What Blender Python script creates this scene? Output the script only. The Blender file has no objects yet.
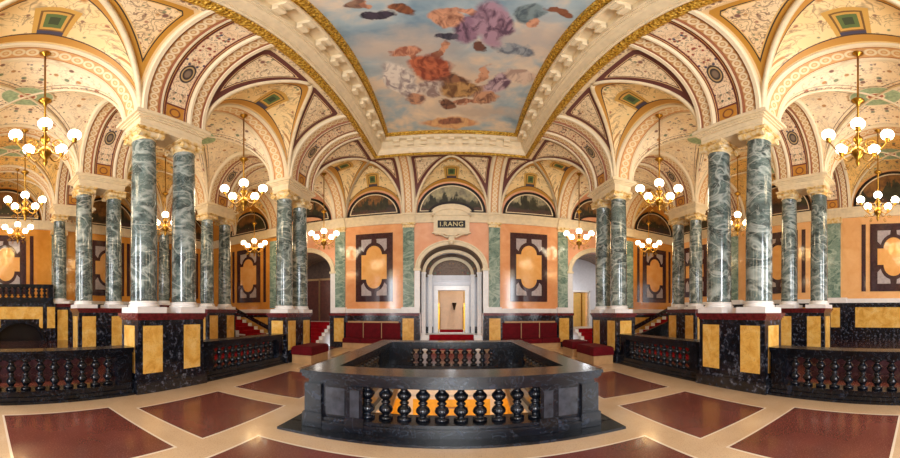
import bpy, bmesh, math, random
from math import sin, cos, pi, sqrt, asin, atan2, radians
random.seed(7)
SC = bpy.context.scene
COL = SC.collection

# ------------------------------------------------------------------ colour helper
def S(r, g, b, a=1.0):
    def c(v):
        v /= 255.0
        return v / 12.92 if v <= 0.04045 else ((v + 0.055) / 1.055) ** 2.4
    return (c(r), c(g), c(b), a)

# ------------------------------------------------------------------ node expressions
class V:
    """a float socket with arithmetic"""
    def __init__(s, nt, sock): s.nt = nt; s.s = sock
    def m(s, op, *others, clamp=False):
        n = s.nt.nodes.new('ShaderNodeMath'); n.operation = op; n.use_clamp = clamp
        for i, o in enumerate((s,) + others):
            if isinstance(o, V): s.nt.links.new(o.s, n.inputs[i])
            else: n.inputs[i].default_value = float(o)
        return V(s.nt, n.outputs[0])
    def const(s, v):
        n = s.nt.nodes.new('ShaderNodeValue'); n.outputs[0].default_value = v; return V(s.nt, n.outputs[0])
    def __add__(s, o): return s.m('ADD', o)
    def __sub__(s, o): return s.m('SUBTRACT', o)
    def __mul__(s, o): return s.m('MULTIPLY', o)
    def __truediv__(s, o): return s.m('DIVIDE', o)
    def __radd__(s, o): return s.m('ADD', o)
    def __rmul__(s, o): return s.m('MULTIPLY', o)
    def __rsub__(s, o): return s.const(o).m('SUBTRACT', s)
    def abs(s): return s.m('ABSOLUTE')
    def sqrt(s): return s.m('SQRT')
    def fract(s): return s.m('FRACT')
    def lt(s, o): return s.m('LESS_THAN', o)
    def gt(s, o): return s.m('GREATER_THAN', o)
    def min(s, o): return s.m('MINIMUM', o)
    def max(s, o): return s.m('MAXIMUM', o)
    def sin(s): return s.m('SINE')
    def below(s, edge, soft):
        """1 below edge, 0 above, soft transition"""
        return (edge + soft - s).m('DIVIDE', 2 * soft, clamp=True) if not isinstance(edge, V) else ((edge + soft) - s).m('DIVIDE', 2 * soft, clamp=True)

class G:
    """a material graph"""
    def __init__(s, name):
        s.m = bpy.data.materials.new(name); s.m.use_nodes = True
        s.nt = s.m.node_tree; s.b = s.nt.nodes['Principled BSDF']
    def node(s, t, **kw):
        n = s.nt.nodes.new(t)
        for k, v in kw.items(): setattr(n, k, v)
        return n
    def uv(s):
        n = s.node('ShaderNodeUVMap'); x = s.node('ShaderNodeSeparateXYZ'); s.nt.links.new(n.outputs[0], x.inputs[0])
        return V(s.nt, x.outputs[0]), V(s.nt, x.outputs[1])
    def attr(s, name):
        n = s.node('ShaderNodeAttribute'); n.attribute_name = name; return V(s.nt, n.outputs['Fac'])
    def obj(s):
        n = s.node('ShaderNodeTexCoord'); i = s.node('ShaderNodeObjectInfo')
        mu = s.node('ShaderNodeVectorMath', operation='SCALE'); mu.inputs[0].default_value = (17, 31, 13)
        s.nt.links.new(i.outputs['Random'], mu.inputs['Scale'])
        ad = s.node('ShaderNodeVectorMath', operation='ADD')
        s.nt.links.new(n.outputs['Object'], ad.inputs[0]); s.nt.links.new(mu.outputs[0], ad.inputs[1])
        return ad.outputs[0]
    def pos(s):
        return s.node('ShaderNodeNewGeometry').outputs['Position']
    def xyz(s, vec):
        x = s.node('ShaderNodeSeparateXYZ'); s.nt.links.new(vec, x.inputs[0])
        return [V(s.nt, o) for o in x.outputs]
    def vec(s, x, y, z=0.0):
        n = s.node('ShaderNodeCombineXYZ')
        for i, o in enumerate((x, y, z)):
            if isinstance(o, V): s.nt.links.new(o.s, n.inputs[i])
            else: n.inputs[i].default_value = o
        return n.outputs[0]
    def vscale(s, vec, k):
        n = s.node('ShaderNodeVectorMath', operation='MULTIPLY'); s.nt.links.new(vec, n.inputs[0]); n.inputs[1].default_value = k; return n.outputs[0]
    def noise(s, vec, scale, detail=2, rough=.5, dist=0):
        n = s.node('ShaderNodeTexNoise'); s.nt.links.new(vec, n.inputs['Vector'])
        n.inputs['Scale'].default_value = scale; n.inputs['Detail'].default_value = detail
        n.inputs['Roughness'].default_value = rough; n.inputs['Distortion'].default_value = dist
        return V(s.nt, n.outputs[0])
    def voro(s, vec, scale, rnd=1.0):
        n = s.node('ShaderNodeTexVoronoi'); s.nt.links.new(vec, n.inputs['Vector'])
        n.inputs['Scale'].default_value = scale; n.inputs['Randomness'].default_value = rnd
        x = s.node('ShaderNodeSeparateColor'); s.nt.links.new(n.outputs['Color'], x.inputs[0])
        return V(s.nt, n.outputs['Distance']), V(s.nt, x.outputs[0]), V(s.nt, x.outputs[1])
    def ramp(s, f, stops, interp='LINEAR'):
        n = s.node('ShaderNodeValToRGB'); n.color_ramp.interpolation = interp
        s.nt.links.new(f.s, n.inputs[0]); e = n.color_ramp.elements
        while len(e) < len(stops): e.new(.5)
        for el, (p, c) in zip(e, stops): el.position = p; el.color = c
        return n.outputs[0]
    def mix(s, f, a, b, mode='MIX'):
        n = s.node('ShaderNodeMix', data_type='RGBA', blend_type=mode)
        if isinstance(f, V): s.nt.links.new(f.s, n.inputs[0])
        else: n.inputs[0].default_value = f
        for i, c in ((6, a), (7, b)):
            if isinstance(c, tuple): n.inputs[i].default_value = c
            else: s.nt.links.new(c, n.inputs[i])
        return n.outputs[2]
    def out(s, col, rough=.5, metal=0., spec=.5, coat=0., bump=None, bstr=.3, bdist=.02, emit=None, estr=0.):
        b = s.b
        if isinstance(col, tuple): b.inputs['Base Color'].default_value = col
        else: s.nt.links.new(col, b.inputs['Base Color'])
        if isinstance(rough, V): s.nt.links.new(rough.s, b.inputs['Roughness'])
        else: b.inputs['Roughness'].default_value = rough
        b.inputs['Metallic'].default_value = metal; b.inputs['Specular IOR Level'].default_value = spec
        b.inputs['Coat Weight'].default_value = coat; b.inputs['Coat Roughness'].default_value = .08
        if bump is not None:
            n = s.node('ShaderNodeBump'); n.inputs['Strength'].default_value = bstr; n.inputs['Distance'].default_value = bdist
            s.nt.links.new(bump.s, n.inputs['Height']); s.nt.links.new(n.outputs[0], b.inputs['Normal'])
        if emit:
            b.inputs['Emission Color'].default_value = emit; b.inputs['Emission Strength'].default_value = estr
        return s.m

M = {}
def plain(name, col, rough=.5, metal=0., spec=.5, coat=0., var=.12, scale=6, **kw):
    g = G(name); n = g.noise(g.obj(), scale, 3)
    dark = tuple(c * (1 - var) for c in col[:3]) + (1,); lite = tuple(min(1, c * (1 + var)) for c in col[:3]) + (1,)
    M[name] = g.out(g.ramp(n, [(.3, dark), (.7, lite)]), rough, metal, spec, coat, **kw); return M[name]

plain('cream_stone', S(226, 208, 172), .5, var=.08)
plain('white_marble', S(228, 224, 220), .3, var=.06)
plain('grey_white_paint', S(214, 214, 218), .5, var=.05)
plain('red_cap', S(92, 22, 26), .22, var=.4, scale=14, coat=.3)
plain('velvet', S(92, 7, 18), .85, var=.2, spec=.2)
plain('carpet', S(135, 12, 22), .95, var=.2, spec=.1)
plain('black_frame', S(26, 20, 20), .3, var=.2)
plain('brass', S(170, 126, 48), .3, 1.0, var=.15)
plain('bronze', S(70, 48, 28), .4, .8, var=.3)
plain('dark_wood', S(92, 48, 38), .4, var=.25)
plain('ochre_paint', S(226, 178, 90), .5, var=.1)
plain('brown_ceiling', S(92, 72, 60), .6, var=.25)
plain('bench_wood', S(178, 140, 96), .45, var=.12)
plain('sign_black', S(20, 20, 22), .35, var=.1)
plain('sign_letter', S(215, 200, 150), .4, var=.02)
plain('purple_marble', S(62, 38, 42), .1, var=.35, scale=10, coat=.3)
plain('grey_marble', S(178, 166, 164), .12, var=.15, scale=10)
plain('medal_red', S(168, 92, 62), .55, var=.2)
plain('medal_green', S(150, 168, 128), .55, var=.25, scale=12)
plain('grey_dark_marble', S(44, 47, 54), .25, var=.5, scale=9, coat=.2)
plain('corridor_paint', S(236, 204, 176), .7, var=.05, spec=.1)
plain('stair_yellow', S(242, 188, 56), .5, var=.15)
plain('window_glass', S(200, 214, 224), .1, var=.02)

def _globe():
    g = G('lamp_globe'); M['lamp_globe'] = g.out((1, .95, .85, 1), .3, emit=(1, .86, .62, 1), estr=7.0)
_globe()
def _gold():
    g = G('gilding'); p = g.obj(); n = g.noise(p, 22, 2); d, r, _ = g.voro(p, 16)
    M['gilding'] = g.out(g.ramp(n, [(.3, S(120, 82, 18)), (.5, S(196, 148, 40)), (.75, S(246, 214, 110))]), .36, .45, bump=d, bstr=.8, bdist=.05)
    g = G('gilt_capital'); p = g.obj(); n = g.noise(p, 9, 3)
    M['gilt_capital'] = g.out(g.ramp(n, [(.38, S(232, 214, 178)), (.55, S(226, 196, 130)), (.7, S(190, 140, 50))]), .4, .1, bump=n, bstr=.4)
_gold()
def _green(name, dark, mid, vein):
    g = G(name); p = g.obj(); ps = g.vscale(p, (.9, .9, 1.35))
    w = g.noise(ps, 1.3, 2, .5, 1.3); w2 = g.noise(ps, 2.6, 3, .55, 1.8); w3 = g.noise(ps, 3.2, 4, .6)
    v1 = (w - .5).abs().below(.022, .03); v2 = (w2 - .53).abs().below(.008, .022)
    base = g.ramp(w3 * .6 + w * .4, [(.34, dark), (.5, mid), (.58, dark), (.7, mid)])
    c = g.mix(v1 * .62, base, vein); c = g.mix(v2 * .45, c, vein)
    M[name] = g.out(c, .16, coat=.4)
_green('green_marble', S(46, 59, 59), S(94, 110, 106), S(190, 198, 190))
_green('pilaster_marble', S(84, 112, 100), S(128, 152, 136), S(186, 200, 180))
def _yellow():
    g = G('yellow_marble'); p = g.obj(); w = g.noise(p, 3, 4, .6, .8); w2 = g.noise(p, 6, 4, .6, 1.5)
    c = g.ramp(w, [(.25, S(196, 138, 52)), (.5, S(222, 172, 84)), (.75, S(232, 196, 122))])
    M['yellow_marble'] = g.out(g.mix((w2 - .5).abs().below(.004, .014) * .7, c, S(130, 66, 34)), .2, coat=.3)
    g = G('black_marble'); p = g.obj(); d, r, q = g.voro(p, 13); w = g.noise(p, 9, 5, .7)
    c = g.ramp(w, [(.42, S(10, 11, 15)), (.56, S(34, 36, 46)), (.66, S(96, 98, 108))])
    M['black_marble'] = g.out(c, .2, coat=.3)
    g = G('rail_marble'); p = g.obj(); w = g.noise(p, 4, 5, .65, .6); w2 = g.noise(p, 3, 4, .6, 1.5)
    c = g.ramp(w, [(.38, S(5, 6, 10)), (.6, S(13, 17, 26)), (.75, S(42, 50, 66))])
    M['rail_marble'] = g.out(g.mix((w2 - .5).abs().below(.002, .01) * .5, c, S(84, 92, 106)), .25, spec=.4, coat=.08)
    for nm, a, b in (('wall_peach', S(226, 160, 122), S(238, 182, 146)), ('wall_apricot', S(226, 166, 104), S(238, 186, 126)), ('wall_orange', S(206, 136, 52), S(224, 158, 72)), ('field_orange', S(222, 150, 96), S(236, 174, 122)), ('panel_orange', S(226, 158, 78), S(240, 184, 112))):
        g = G(nm); p = g.obj(); w = g.noise(p, 2.2, 5, .6, .5)
        M[nm] = g.out(g.ramp(w, [(.3, a), (.7, b)]), .12, coat=.35)
    for nm, a, b, c3 in (('floor_beige', S(194, 164, 128), S(212, 184, 150), S(150, 118, 90)), ('floor_red', S(92, 44, 38), S(112, 58, 50), S(150, 98, 82)), ('floor_line', S(222, 206, 184), S(228, 214, 192), S(200, 184, 160))):
        g = G(nm); p = g.pos(); w = g.noise(p, 1.3, 3); d, r, q = g.voro(p, 42)
        c = g.ramp(w, [(.3, a), (.7, b)]); c = g.mix(d.below(.22, .05) * r.gt(.72) * .6, c, c3)
        w4 = g.noise(p, 60, 2); c = g.mix(w4.gt(.56) * .22, c, c3)
        M[nm] = g.out(c, .26, coat=.25)
_yellow()

# painted ornament: symmetric arabesques on plaster, borders follow the panel's edge distance
def ornament(name, base, base2, borders, line=S(104, 68, 50), density=.55, axis=True, motif=True, both=False, motifcol=S(96, 122, 88), square=False, lines=1.0):
    g = G(name); u, v = g.uv(); e = g.attr('edge')
    au = u.abs() if axis else u
    av = v.abs() if both else v
    p = g.vec(au, av, 0.0)
    w = g.noise(p, .9, 2); col = g.ramp(w, [(.35, base), (.65, base2)])
    t = g.noise(p, 3.2, 1, .5, 1.8)
    mask = g.noise(p, 1.7, 1).gt(.42)
    col = g.mix((t - .5).abs().below(.018, .022) * mask * (.9 * lines), col, line)
    t2 = g.noise(p, 6.5, 1, .5, 1.2)
    col = g.mix((t2 - .5).abs().below(.020, .026) * mask * (.7 * lines), col, line)
    pal = [(0, S(150, 74, 52)), (.22, S(96, 116, 84)), (.42, S(86, 92, 116)), (.6, S(178, 120, 52)), (.8, S(112, 66, 60))]
    d, r, q = g.voro(p, 4.3)
    col = g.mix(d.below(.25, .05) * q.gt(1 - density) * .9, col, g.ramp(r, pal, 'CONSTANT'))
    d, r, q = g.voro(p, 8.5)
    col = g.mix(d.below(.25, .06) * q.gt(1 - density) * .8, col, g.ramp(r, pal, 'CONSTANT'))
    if motif:
        d, r, q = g.voro(p, 1.25)
        ring = (d - .24).abs().below(.035, .012) * q.gt(.45)
        col = g.mix(ring * .75, col, g.ramp(r, pal, 'CONSTANT'))
        col = g.mix(d.below(.12, .015) * q.gt(.45) * .8, col, motifcol)
    if square:
        a = au.max((v - 1.24).abs()); col = g.mix(a.lt(.27), col, S(206, 160, 76)); col = g.mix(a.lt(.2) * a.gt(.17), col, S(120, 84, 40)); col = g.mix(a.lt(.13), col, S(92, 112, 60)); col = g.mix(a.lt(.07), col, S(60, 72, 44))
        a = au.max((v - .92).abs() * 1.6); col = g.mix(a.lt(.2), col, S(66, 62, 84))
    for lo, hi, c in borders:
        f = e.gt(lo) * e.lt(hi)
        col = g.mix(f, col, c)
    M[name] = g.out(col, .55); return g
CR, CR2 = S(234, 208, 166), S(244, 224, 186)
ornament('cove_spandrel', CR, CR2, [(0, .05, S(222, 200, 160)), (.04, .16, S(100, 52, 46)), (.16, .18, S(222, 190, 140)), (.18, .2, S(84, 52, 46))], axis=False, lines=.75)
ornament('cove_spandrel_ochre', S(238, 206, 156), S(244, 218, 174), [(0, .05, S(222, 190, 140)), (.05, .15, S(190, 136, 48)), (.15, .175, S(60, 46, 36)), (.175, .2, S(222, 180, 110))], axis=False)
ornament('cove_cell', S(234, 196, 128), S(246, 220, 166), [(0, .04, S(226, 190, 124)), (.04, .17, S(190, 136, 54)), (.17, .195, S(70, 50, 40))], square=True, lines=.7)
ornament('aisle_vault', S(242, 218, 178), S(248, 230, 196), [(0, .06, S(232, 208, 172)), (.06, .085, S(128, 104, 92)), (.16, .18, S(128, 104, 92))], both=True, density=.42, lines=.4)
ornament('aisle_vault_gold', S(236, 190, 108), S(244, 206, 130), [(0, .06, S(226, 180, 104)), (.06, .085, S(110, 76, 50)), (.16, .18, S(110, 76, 50))], both=True, density=.45, lines=.6)
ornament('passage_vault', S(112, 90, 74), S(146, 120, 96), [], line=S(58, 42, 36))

def band(name, wmode):
    """ribs and soffits: u across the band in metres from its axis, v along the arc"""
    g = G(name); u, v = g.uv(); au = u.abs(); W = S(230, 214, 180)
    def chain(uc, half, bg):
        x = (u.abs() - uc) if uc else u
        per = half * 1.55
        f = ((v / per).fract() - .5) * per
        d = (x * x + f * f).sqrt()
        ring = (d - half * .60).abs().below(half * .17, half * .07)
        dot = d.below(half * .24, half * .06)
        f2 = ((v / per + .5).fract() - .5) * per
        d2 = (x * x + f2 * f2).sqrt()
        c = g.mix(d2.below(half * .26, .01), bg, S(186, 136, 84))
        c = g.mix(ring, c, S(234, 216, 178)); return g.mix(dot, c, S(226, 200, 150))
    if wmode == 'rib':
        p = g.vec(au, v, 0)
        c = g.ramp(g.noise(p, 3), [(.4, S(232, 200, 160)), (.6, S(240, 216, 180))])
        t = g.noise(p, 6, 1, .5, 1.8); c = g.mix((t - .5).abs().below(.022, .025) * .85, c, S(92, 66, 58))
        d, r, q = g.voro(p, 9); c = g.mix(d.below(.3, .06) * q.gt(.4), c, g.ramp(r, [(0, S(150, 66, 48)), (.5, S(92, 98, 78)), (.8, S(70, 64, 90))], 'CONSTANT'))
        # dark oval medallions spaced along the rib and a gold square at its foot
        f = v - 1.45
        dm = ((u / .17) * (u / .17) + (f / .27) * (f / .27)).sqrt()
        c = g.mix(dm.below(1.0, .04), c, S(52, 42, 44)); c = g.mix((dm - .72).abs().below(.08, .04), c, S(190, 160, 110)); c = g.mix(dm.below(.4, .1), c, S(130, 110, 90))
        sq = v.lt(.42) * au.lt(.22); c = g.mix(sq, c, S(192, 132, 48))
        dd = (u * u + (v - .22) * (v - .22)).sqrt(); c = g.mix((dd - .12).abs().below(.02, .01) * sq, c, S(120, 66, 40))
        c = g.mix(au.gt(.225), c, S(112, 50, 44)); c = g.mix(v.gt(.42) * v.lt(.47) * au.lt(.25), c, S(104, 44, 40)); c = g.mix(v.lt(.05), c, S(104, 44, 40))
        c = g.mix(au.gt(.268) * au.lt(.283), c, S(226, 180, 120))
        c = g.mix(au.gt(.31), c, W)
        c = g.mix(au.gt(.415) * au.lt(.675), c, chain(.545, .13, S(196, 146, 92)))
        c = g.mix((au - .415).abs().lt(.016), c, S(140, 84, 54)); c = g.mix((au - .675).abs().lt(.016), c, S(140, 84, 54))
    else:
        h = .18 if wmode == 'soffit' else .15
        c = g.mix(au.lt(h), W, chain(0, h * .9, S(214, 164, 106)))
        c = g.mix((au - h).abs().lt(.014), c, S(176, 112, 64))
    M[name] = g.out(c, .5)
band('rib_paint', 'rib'); band('soffit_paint', 'soffit'); band('narrow_rib_paint', 'narrow')

def _paintings():
    g = G('sky_canvas'); P = g.pos(); x, y, z = g.xyz(P)
    n = g.noise(P, .5, 4, .6, .4); n2 = g.noise(P, 1.4, 4, .6, .5)
    col = g.ramp(n * .7 + n2 * .3, [(.36, S(124, 152, 170)), (.48, S(164, 184, 192)), (.56, S(218, 204, 184)), (.66, S(244, 222, 190))])
    wx = (g.noise(P, 1.1, 4, .6) - .5) * 1.3; wy = (g.noise(g.vscale(P, (1, 1, 3)), 1.3, 4, .6) - .5) * 1.5
    fold = g.noise(g.vscale(P, (2.2, 1, 1)), 1.9, 3, .55, 1.2)
    # loose cloud and drapery shapes: (x, y, rx, ry, turn, light, dark)
    for bx, by, rx, ry, c1 in ((-.2, 7.6, 2.0, 1.5, S(222, 196, 166)), (-1.0, 5.9, 1.3, .8, S(208, 190, 172)), (.9, 9.3, 1.6, .5, S(196, 178, 160)), (1.5, 5.6, .9, .9, S(190, 178, 168))):
        dx = (x + wx - bx) / rx; dy = (y + wy - by) / ry
        col = g.mix((dx * dx + dy * dy).sqrt().below(.75, .4) * .8, col, c1)
    blobs = [
             (-.75, 6.5, .12, .75, -.35, S(222, 168, 134), S(170, 112, 88)), (-.3, 6.3, .10, .6, .5, S(214, 158, 124), S(150, 100, 80)),
             (-.7, 8.2, .5, .14, .4, S(216, 164, 130), S(160, 108, 84)), (.5, 8.7, .6, .12, -.2, S(206, 150, 118), S(140, 92, 70)),
             (.75, 7.2, .13, .5, .4, S(214, 160, 126), S(150, 100, 78)), (.3, 4.7, .5, .1, .3, S(214, 160, 130), S(150, 100, 80)),
             (.0, 7.6, .5, .4, .3, S(150, 104, 76), S(96, 66, 56)), (-.5, 8.0, .4, .6, .2, S(214, 202, 190), S(150, 130, 126)), (.8, 8.1, .35, .45, .2, S(186, 150, 130), S(120, 88, 84)),
             (.35, 5.3, .3, .7, .2, S(150, 118, 140), S(92, 70, 90)),
             (-0.5, 6.95, 0.47, 0.75, -0.3, S(198, 112, 78), S(136, 66, 50)),
             (-0.96, 6.09, 0.37, 0.21, -0.5, S(218, 160, 128), S(160, 100, 80)),
             (-1.24, 7.55, 0.44, 1.03, -0.2, S(232, 224, 212), S(158, 146, 146)),
             (0.23, 8.08, 0.57, 0.49, -0.1, S(196, 154, 98), S(116, 80, 52)),
             (1.18, 7.67, 0.37, 0.62, 0.3, S(196, 172, 180), S(104, 78, 96)),
             (1.68, 7.16, 0.39, 0.30, 0.3, S(220, 196, 176), S(176, 150, 136)),
             (-0.1, 8.88, 0.27, 0.36, 0, S(140, 94, 70), S(80, 54, 48)),
             (-1.06, 8.58, 0.35, 0.35, -0.5, S(200, 150, 118), S(120, 90, 84)),
             (0.96, 8.47, 0.34, 0.35, -0.2, S(206, 158, 124), S(120, 80, 66)),
             (-0.05, 10.13, 1.09, 0.43, 0, S(232, 186, 130), S(208, 152, 108)),
             (-0.05, 10.06, 0.41, 0.25, 0, S(170, 110, 84), S(120, 76, 62)),
             (0.7, 5.09, 0.34, 0.90, -0.2, S(172, 140, 158), S(98, 74, 94)),
             (-0.06, 4.92, 0.26, 0.44, -0.5, S(212, 158, 126), S(140, 92, 74)),
             (-0.09, 5.63, 0.26, 0.16, 0.4, S(86, 84, 100), S(52, 52, 68)),
             (0.57, 5.97, 0.14, 0.25, 0, S(112, 74, 62), S(60, 44, 46)),
             (1.31, 6.03, 0.46, 0.25, 0.2, S(150, 158, 164), S(104, 112, 124)),
             (1.25, 4.61, 0.26, 0.39, 0.3, S(126, 146, 150), S(78, 94, 104)),
             (1.7, 4.46, 0.23, 0.14, 0.3, S(134, 84, 60), S(84, 54, 46)),
             (1.39, 4.95, 0.14, 0.18, 0, S(214, 160, 128), S(160, 104, 84)),
             (-1.24, 4.65, 0.32, 0.14, -0.15, S(70, 62, 78), S(40, 40, 54)),
             (-0.75, 4.47, 0.20, 0.24, -0.2, S(156, 98, 66), S(96, 60, 46)),
             (-1.34, 4.22, 0.21, 0.17, -0.1, S(150, 120, 100), S(100, 70, 64)),
             (-1.18, 4.3, 0.09, 0.14, 0, S(200,150,120), S(150,100,80)),
    ]
    for bx, by, rx, ry, a, lite, dark in blobs:
        dx = x + wx * .55 - bx; dy = y + wy * .55 - by; ca, sa = cos(a), sin(a)
        p = (dx * ca + dy * sa) / rx; q = (dy * ca - dx * sa) / ry
        d = (p * p + q * q).sqrt()
        col = g.mix(d.below(.9, .12), col, g.ramp(fold, [(.40, dark), (.58, lite)]))
    M['sky_canvas'] = g.out(col, .5)
    for nm, sky1, sky2, land, seed in (('landscape_canvas', S(116, 110, 92), S(178, 168, 126), S(54, 50, 40), 0), ('dusk_canvas', S(92, 62, 34), S(150, 104, 50), S(40, 32, 24), 9)):
        g = G(nm); p = g.obj(); x, y, z = g.xyz(g.node('ShaderNodeTexCoord').outputs['Object'])
        n = g.noise(p, 1.5, 4, .6); n2 = g.noise(p, 3.4, 4, .6); n3 = g.noise(g.vscale(p, (1, 1, .3)), 1.6, 5, .65)
        h = z - (n - .5) * 1.2
        c = g.ramp(n2, [(.35, sky1), (.65, sky2)])
        hill = g.ramp(n2, [(.35, land), (.65, tuple(k * 2.0 for k in land[:3]) + (1,))])
        c = g.mix(h.below(.60, .10), c, hill)
        c = g.mix((z - (n3 - .5) * 4.2 - .35).below(.3, .08), c, g.ramp(n2, [(.3, S(30, 30, 22)), (.7, S(60, 60, 38))]))
        c = g.mix(h.below(.30, .06), c, g.ramp(n, [(.35, S(96, 58, 40)), (.65, S(58, 52, 50))]))
        d, r, q = g.voro(p, 7); c = g.mix(d.below(.2, .08) * q.gt(.7) * h.below(.5, .1), c, g.ramp(r, [(0, S(130, 60, 44)), (.4, S(176, 150, 110)), (.7, S(70, 74, 90))], 'CONSTANT'))
        M[nm] = g.out(c, .5)
_paintings()

# ------------------------------------------------------------------ mesh builder
class MB:
    def __init__(s): s.v = []; s.f = []; s.mi = []; s.uv = {}; s.e = {}; s.sm = []
    def add(s, pts, faces, mi=0, uv=None, edge=None, smooth=False):
        o = len(s.v); s.v += [tuple(p) for p in pts]
        if uv is not None:
            for i, w in enumerate(uv): s.uv[o + i] = w
        if edge is not None:
            for i, w in enumerate(edge): s.e[o + i] = w
        for f in faces: s.f.append([o + i for i in f]); s.mi.append(mi); s.sm.append(smooth)
        return s
    def box(s, x0, x1, y0, y1, z0, z1, mi=0):
        x0, x1 = sorted((x0, x1)); y0, y1 = sorted((y0, y1)); z0, z1 = sorted((z0, z1))
        p = [(x0, y0, z0), (x1, y0, z0), (x1, y1, z0), (x0, y1, z0), (x0, y0, z1), (x1, y0, z1), (x1, y1, z1), (x0, y1, z1)]
        return s.add(p, [(0, 3, 2, 1), (4, 5, 6, 7), (0, 1, 5, 4), (1, 2, 6, 5), (2, 3, 7, 6), (3, 0, 4, 7)], mi)
    def grid(s, fn, nu, nv, uvf=None, ef=None, mi=0, smooth=True):
        P = []; U = []; E = []
        for j in range(nv + 1):
            for i in range(nu + 1):
                a, b = i / nu, j / nv
                P.append(fn(a, b))
                if uvf: U.append(uvf(a, b))
                if ef: E.append(ef(a, b))
        F = [(j * (nu + 1) + i, j * (nu + 1) + i + 1, (j + 1) * (nu + 1) + i + 1, (j + 1) * (nu + 1) + i) for j in range(nv) for i in range(nu)]
        return s.add(P, F, mi, U if uvf else None, E if ef else None, smooth)
    def lathe(s, prof, c=(0, 0, 0), seg=20, mi=0):
        n = len(prof); P = []
        for k in range(seg):
            a = 2 * pi * k / seg
            for r, z in prof: P.append((c[0] + r * cos(a), c[1] + r * sin(a), c[2] + z))
        F = [(k * n + i, ((k + 1) % seg) * n + i, ((k + 1) % seg) * n + i + 1, k * n + i + 1) for k in range(seg) for i in range(n - 1)]
        return s.add(P, F, mi, smooth=True)
    def tube(s, path, r, seg=8, mi=0, caps=True):
        P = []; n = len(path); prev = None
        for i, p in enumerate(path):
            a = path[max(0, i - 1)]; b = path[min(n - 1, i + 1)]
            t = [b[k] - a[k] for k in range(3)]; l = sqrt(sum(q * q for q in t)) or 1; t = [q / l for q in t]
            ref = prev or ((0, 0, 1) if abs(t[2]) < .9 else (1, 0, 0))
            dt = sum(ref[k] * t[k] for k in range(3)); nn = [ref[k] - dt * t[k] for k in range(3)]
            l = sqrt(sum(q * q for q in nn)) or 1; nn = [q / l for q in nn]; prev = nn
            bb = [t[1] * nn[2] - t[2] * nn[1], t[2] * nn[0] - t[0] * nn[2], t[0] * nn[1] - t[1] * nn[0]]
            rr = r[i] if isinstance(r, (list, tuple)) else r
            for k in range(seg):
                w = 2 * pi * k / seg
                P.append(tuple(p[q] + rr * (cos(w) * nn[q] + sin(w) * bb[q]) for q in range(3)))
        F = [(i * seg + k, i * seg + (k + 1) % seg, (i + 1) * seg + (k + 1) % seg, (i + 1) * seg + k) for i in range(n - 1) for k in range(seg)]
        if caps: F += [tuple(range(seg))[::-1], tuple((n - 1) * seg + k for k in range(seg))]
        return s.add(P, F, mi, smooth=True)
    def prism(s, poly, fn, d0, d1, mi=0):
        """poly: 2D outline; fn(a, b, d) -> world"""
        n = len(poly)
        P = [fn(a, b, d0) for a, b in poly] + [fn(a, b, d1) for a, b in poly]
        F = [tuple(range(n))[::-1], tuple(range(n, 2 * n))] + [(i, (i + 1) % n, n + (i + 1) % n, n + i) for i in range(n)]
        return s.add(P, F, mi)
    def sphere(s, c, r, seg=16, rings=10, mi=0):
        pr = [(max(1e-4, r * sin(pi * i / rings)), -r * cos(pi * i / rings)) for i in range(rings + 1)]
        return s.lathe(pr, c, seg, mi)
    def mesh(s, name, mats):
        me = bpy.data.meshes.new(name); me.from_pydata(s.v, [], s.f)
        for m in (mats if isinstance(mats, (list, tuple)) else [mats]): me.materials.append(M[m])
        me.polygons.foreach_set('material_index', s.mi); me.polygons.foreach_set('use_smooth', s.sm)
        if s.uv:
            L = me.uv_layers.new(name='UVMap')
            for l in me.loops: L.data[l.index].uv = s.uv.get(l.vertex_index, (0, 0))
        if s.e:
            A = me.attributes.new('edge', 'FLOAT', 'POINT')
            for i in range(len(s.v)): A.data[i].value = s.e.get(i, 1.0)
        bm = bmesh.new(); bm.from_mesh(me)
        if not s.uv: bmesh.ops.recalc_face_normals(bm, faces=bm.faces)
        bm.to_mesh(me); bm.free(); me.update(); return me
    def build(s, name, mats, parent=None):
        o = bpy.data.objects.new(name, s.mesh(name, mats)); COL.objects.link(o)
        if parent: o.parent = parent
        return o

def empty(name, loc=(0, 0, 0), rz=0):
    o = bpy.data.objects.new(name, None); COL.objects.link(o); o.location = loc; o.rotation_euler = (0, 0, rz)
    o.empty_display_size = .2; return o
def tag(o, label, cat, group=None, kind='thing'):
    o['label'] = label; o['category'] = cat; o['kind'] = kind
    if group: o['group'] = group
    return o
def place(me, name, parent, loc=(0, 0, 0), rz=0):
    o = bpy.data.objects.new(name, me); COL.objects.link(o); o.location = loc; o.rotation_euler = (0, 0, rz)
    if parent: o.parent = parent
    return o
def copy_tree(o, parent=None):
    c = o.copy(); COL.objects.link(c); c.parent = parent
    for ch in list(o.children): copy_tree(ch, c)
    return c
SIDE = {-1: 'left', 1: 'right'}

# ------------------------------------------------------------------ plan (metres, camera at the origin looking along +y)
EYE = 1.6
XA, XAO, XCA = 4.9, 5.55, 5.225          # inner colonnade
XB, XBO, XCB = 8.6, 9.25, 8.925          # outer colonnade
XW = 12.2                                # right side wall
XC0, XCO, XCC = 11.7, 12.35, 12.025       # third arcade on the left, before the gallery
XL = {-1: 14.2, 1: XW}                   # side walls left and right
PIERS = [(2.83, 4.43), (8.02, 9.63)]     # piers in view
HIDDEN = (-2.37, -.76)                   # the pair of piers behind the camera
YB, YF = 13.23, -5.95                    # end walls
SPR = 6.2                                # springing of the vaults
BAYS = [(-5.95, -2.37), (-.76, 2.83), (4.43, 8.02), (9.63, 13.23)]
INS, RISE = 1.92, 2.17                   # inset and rise of the hall's cove
AW = 1.75                                # height of the aisle arches

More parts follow.
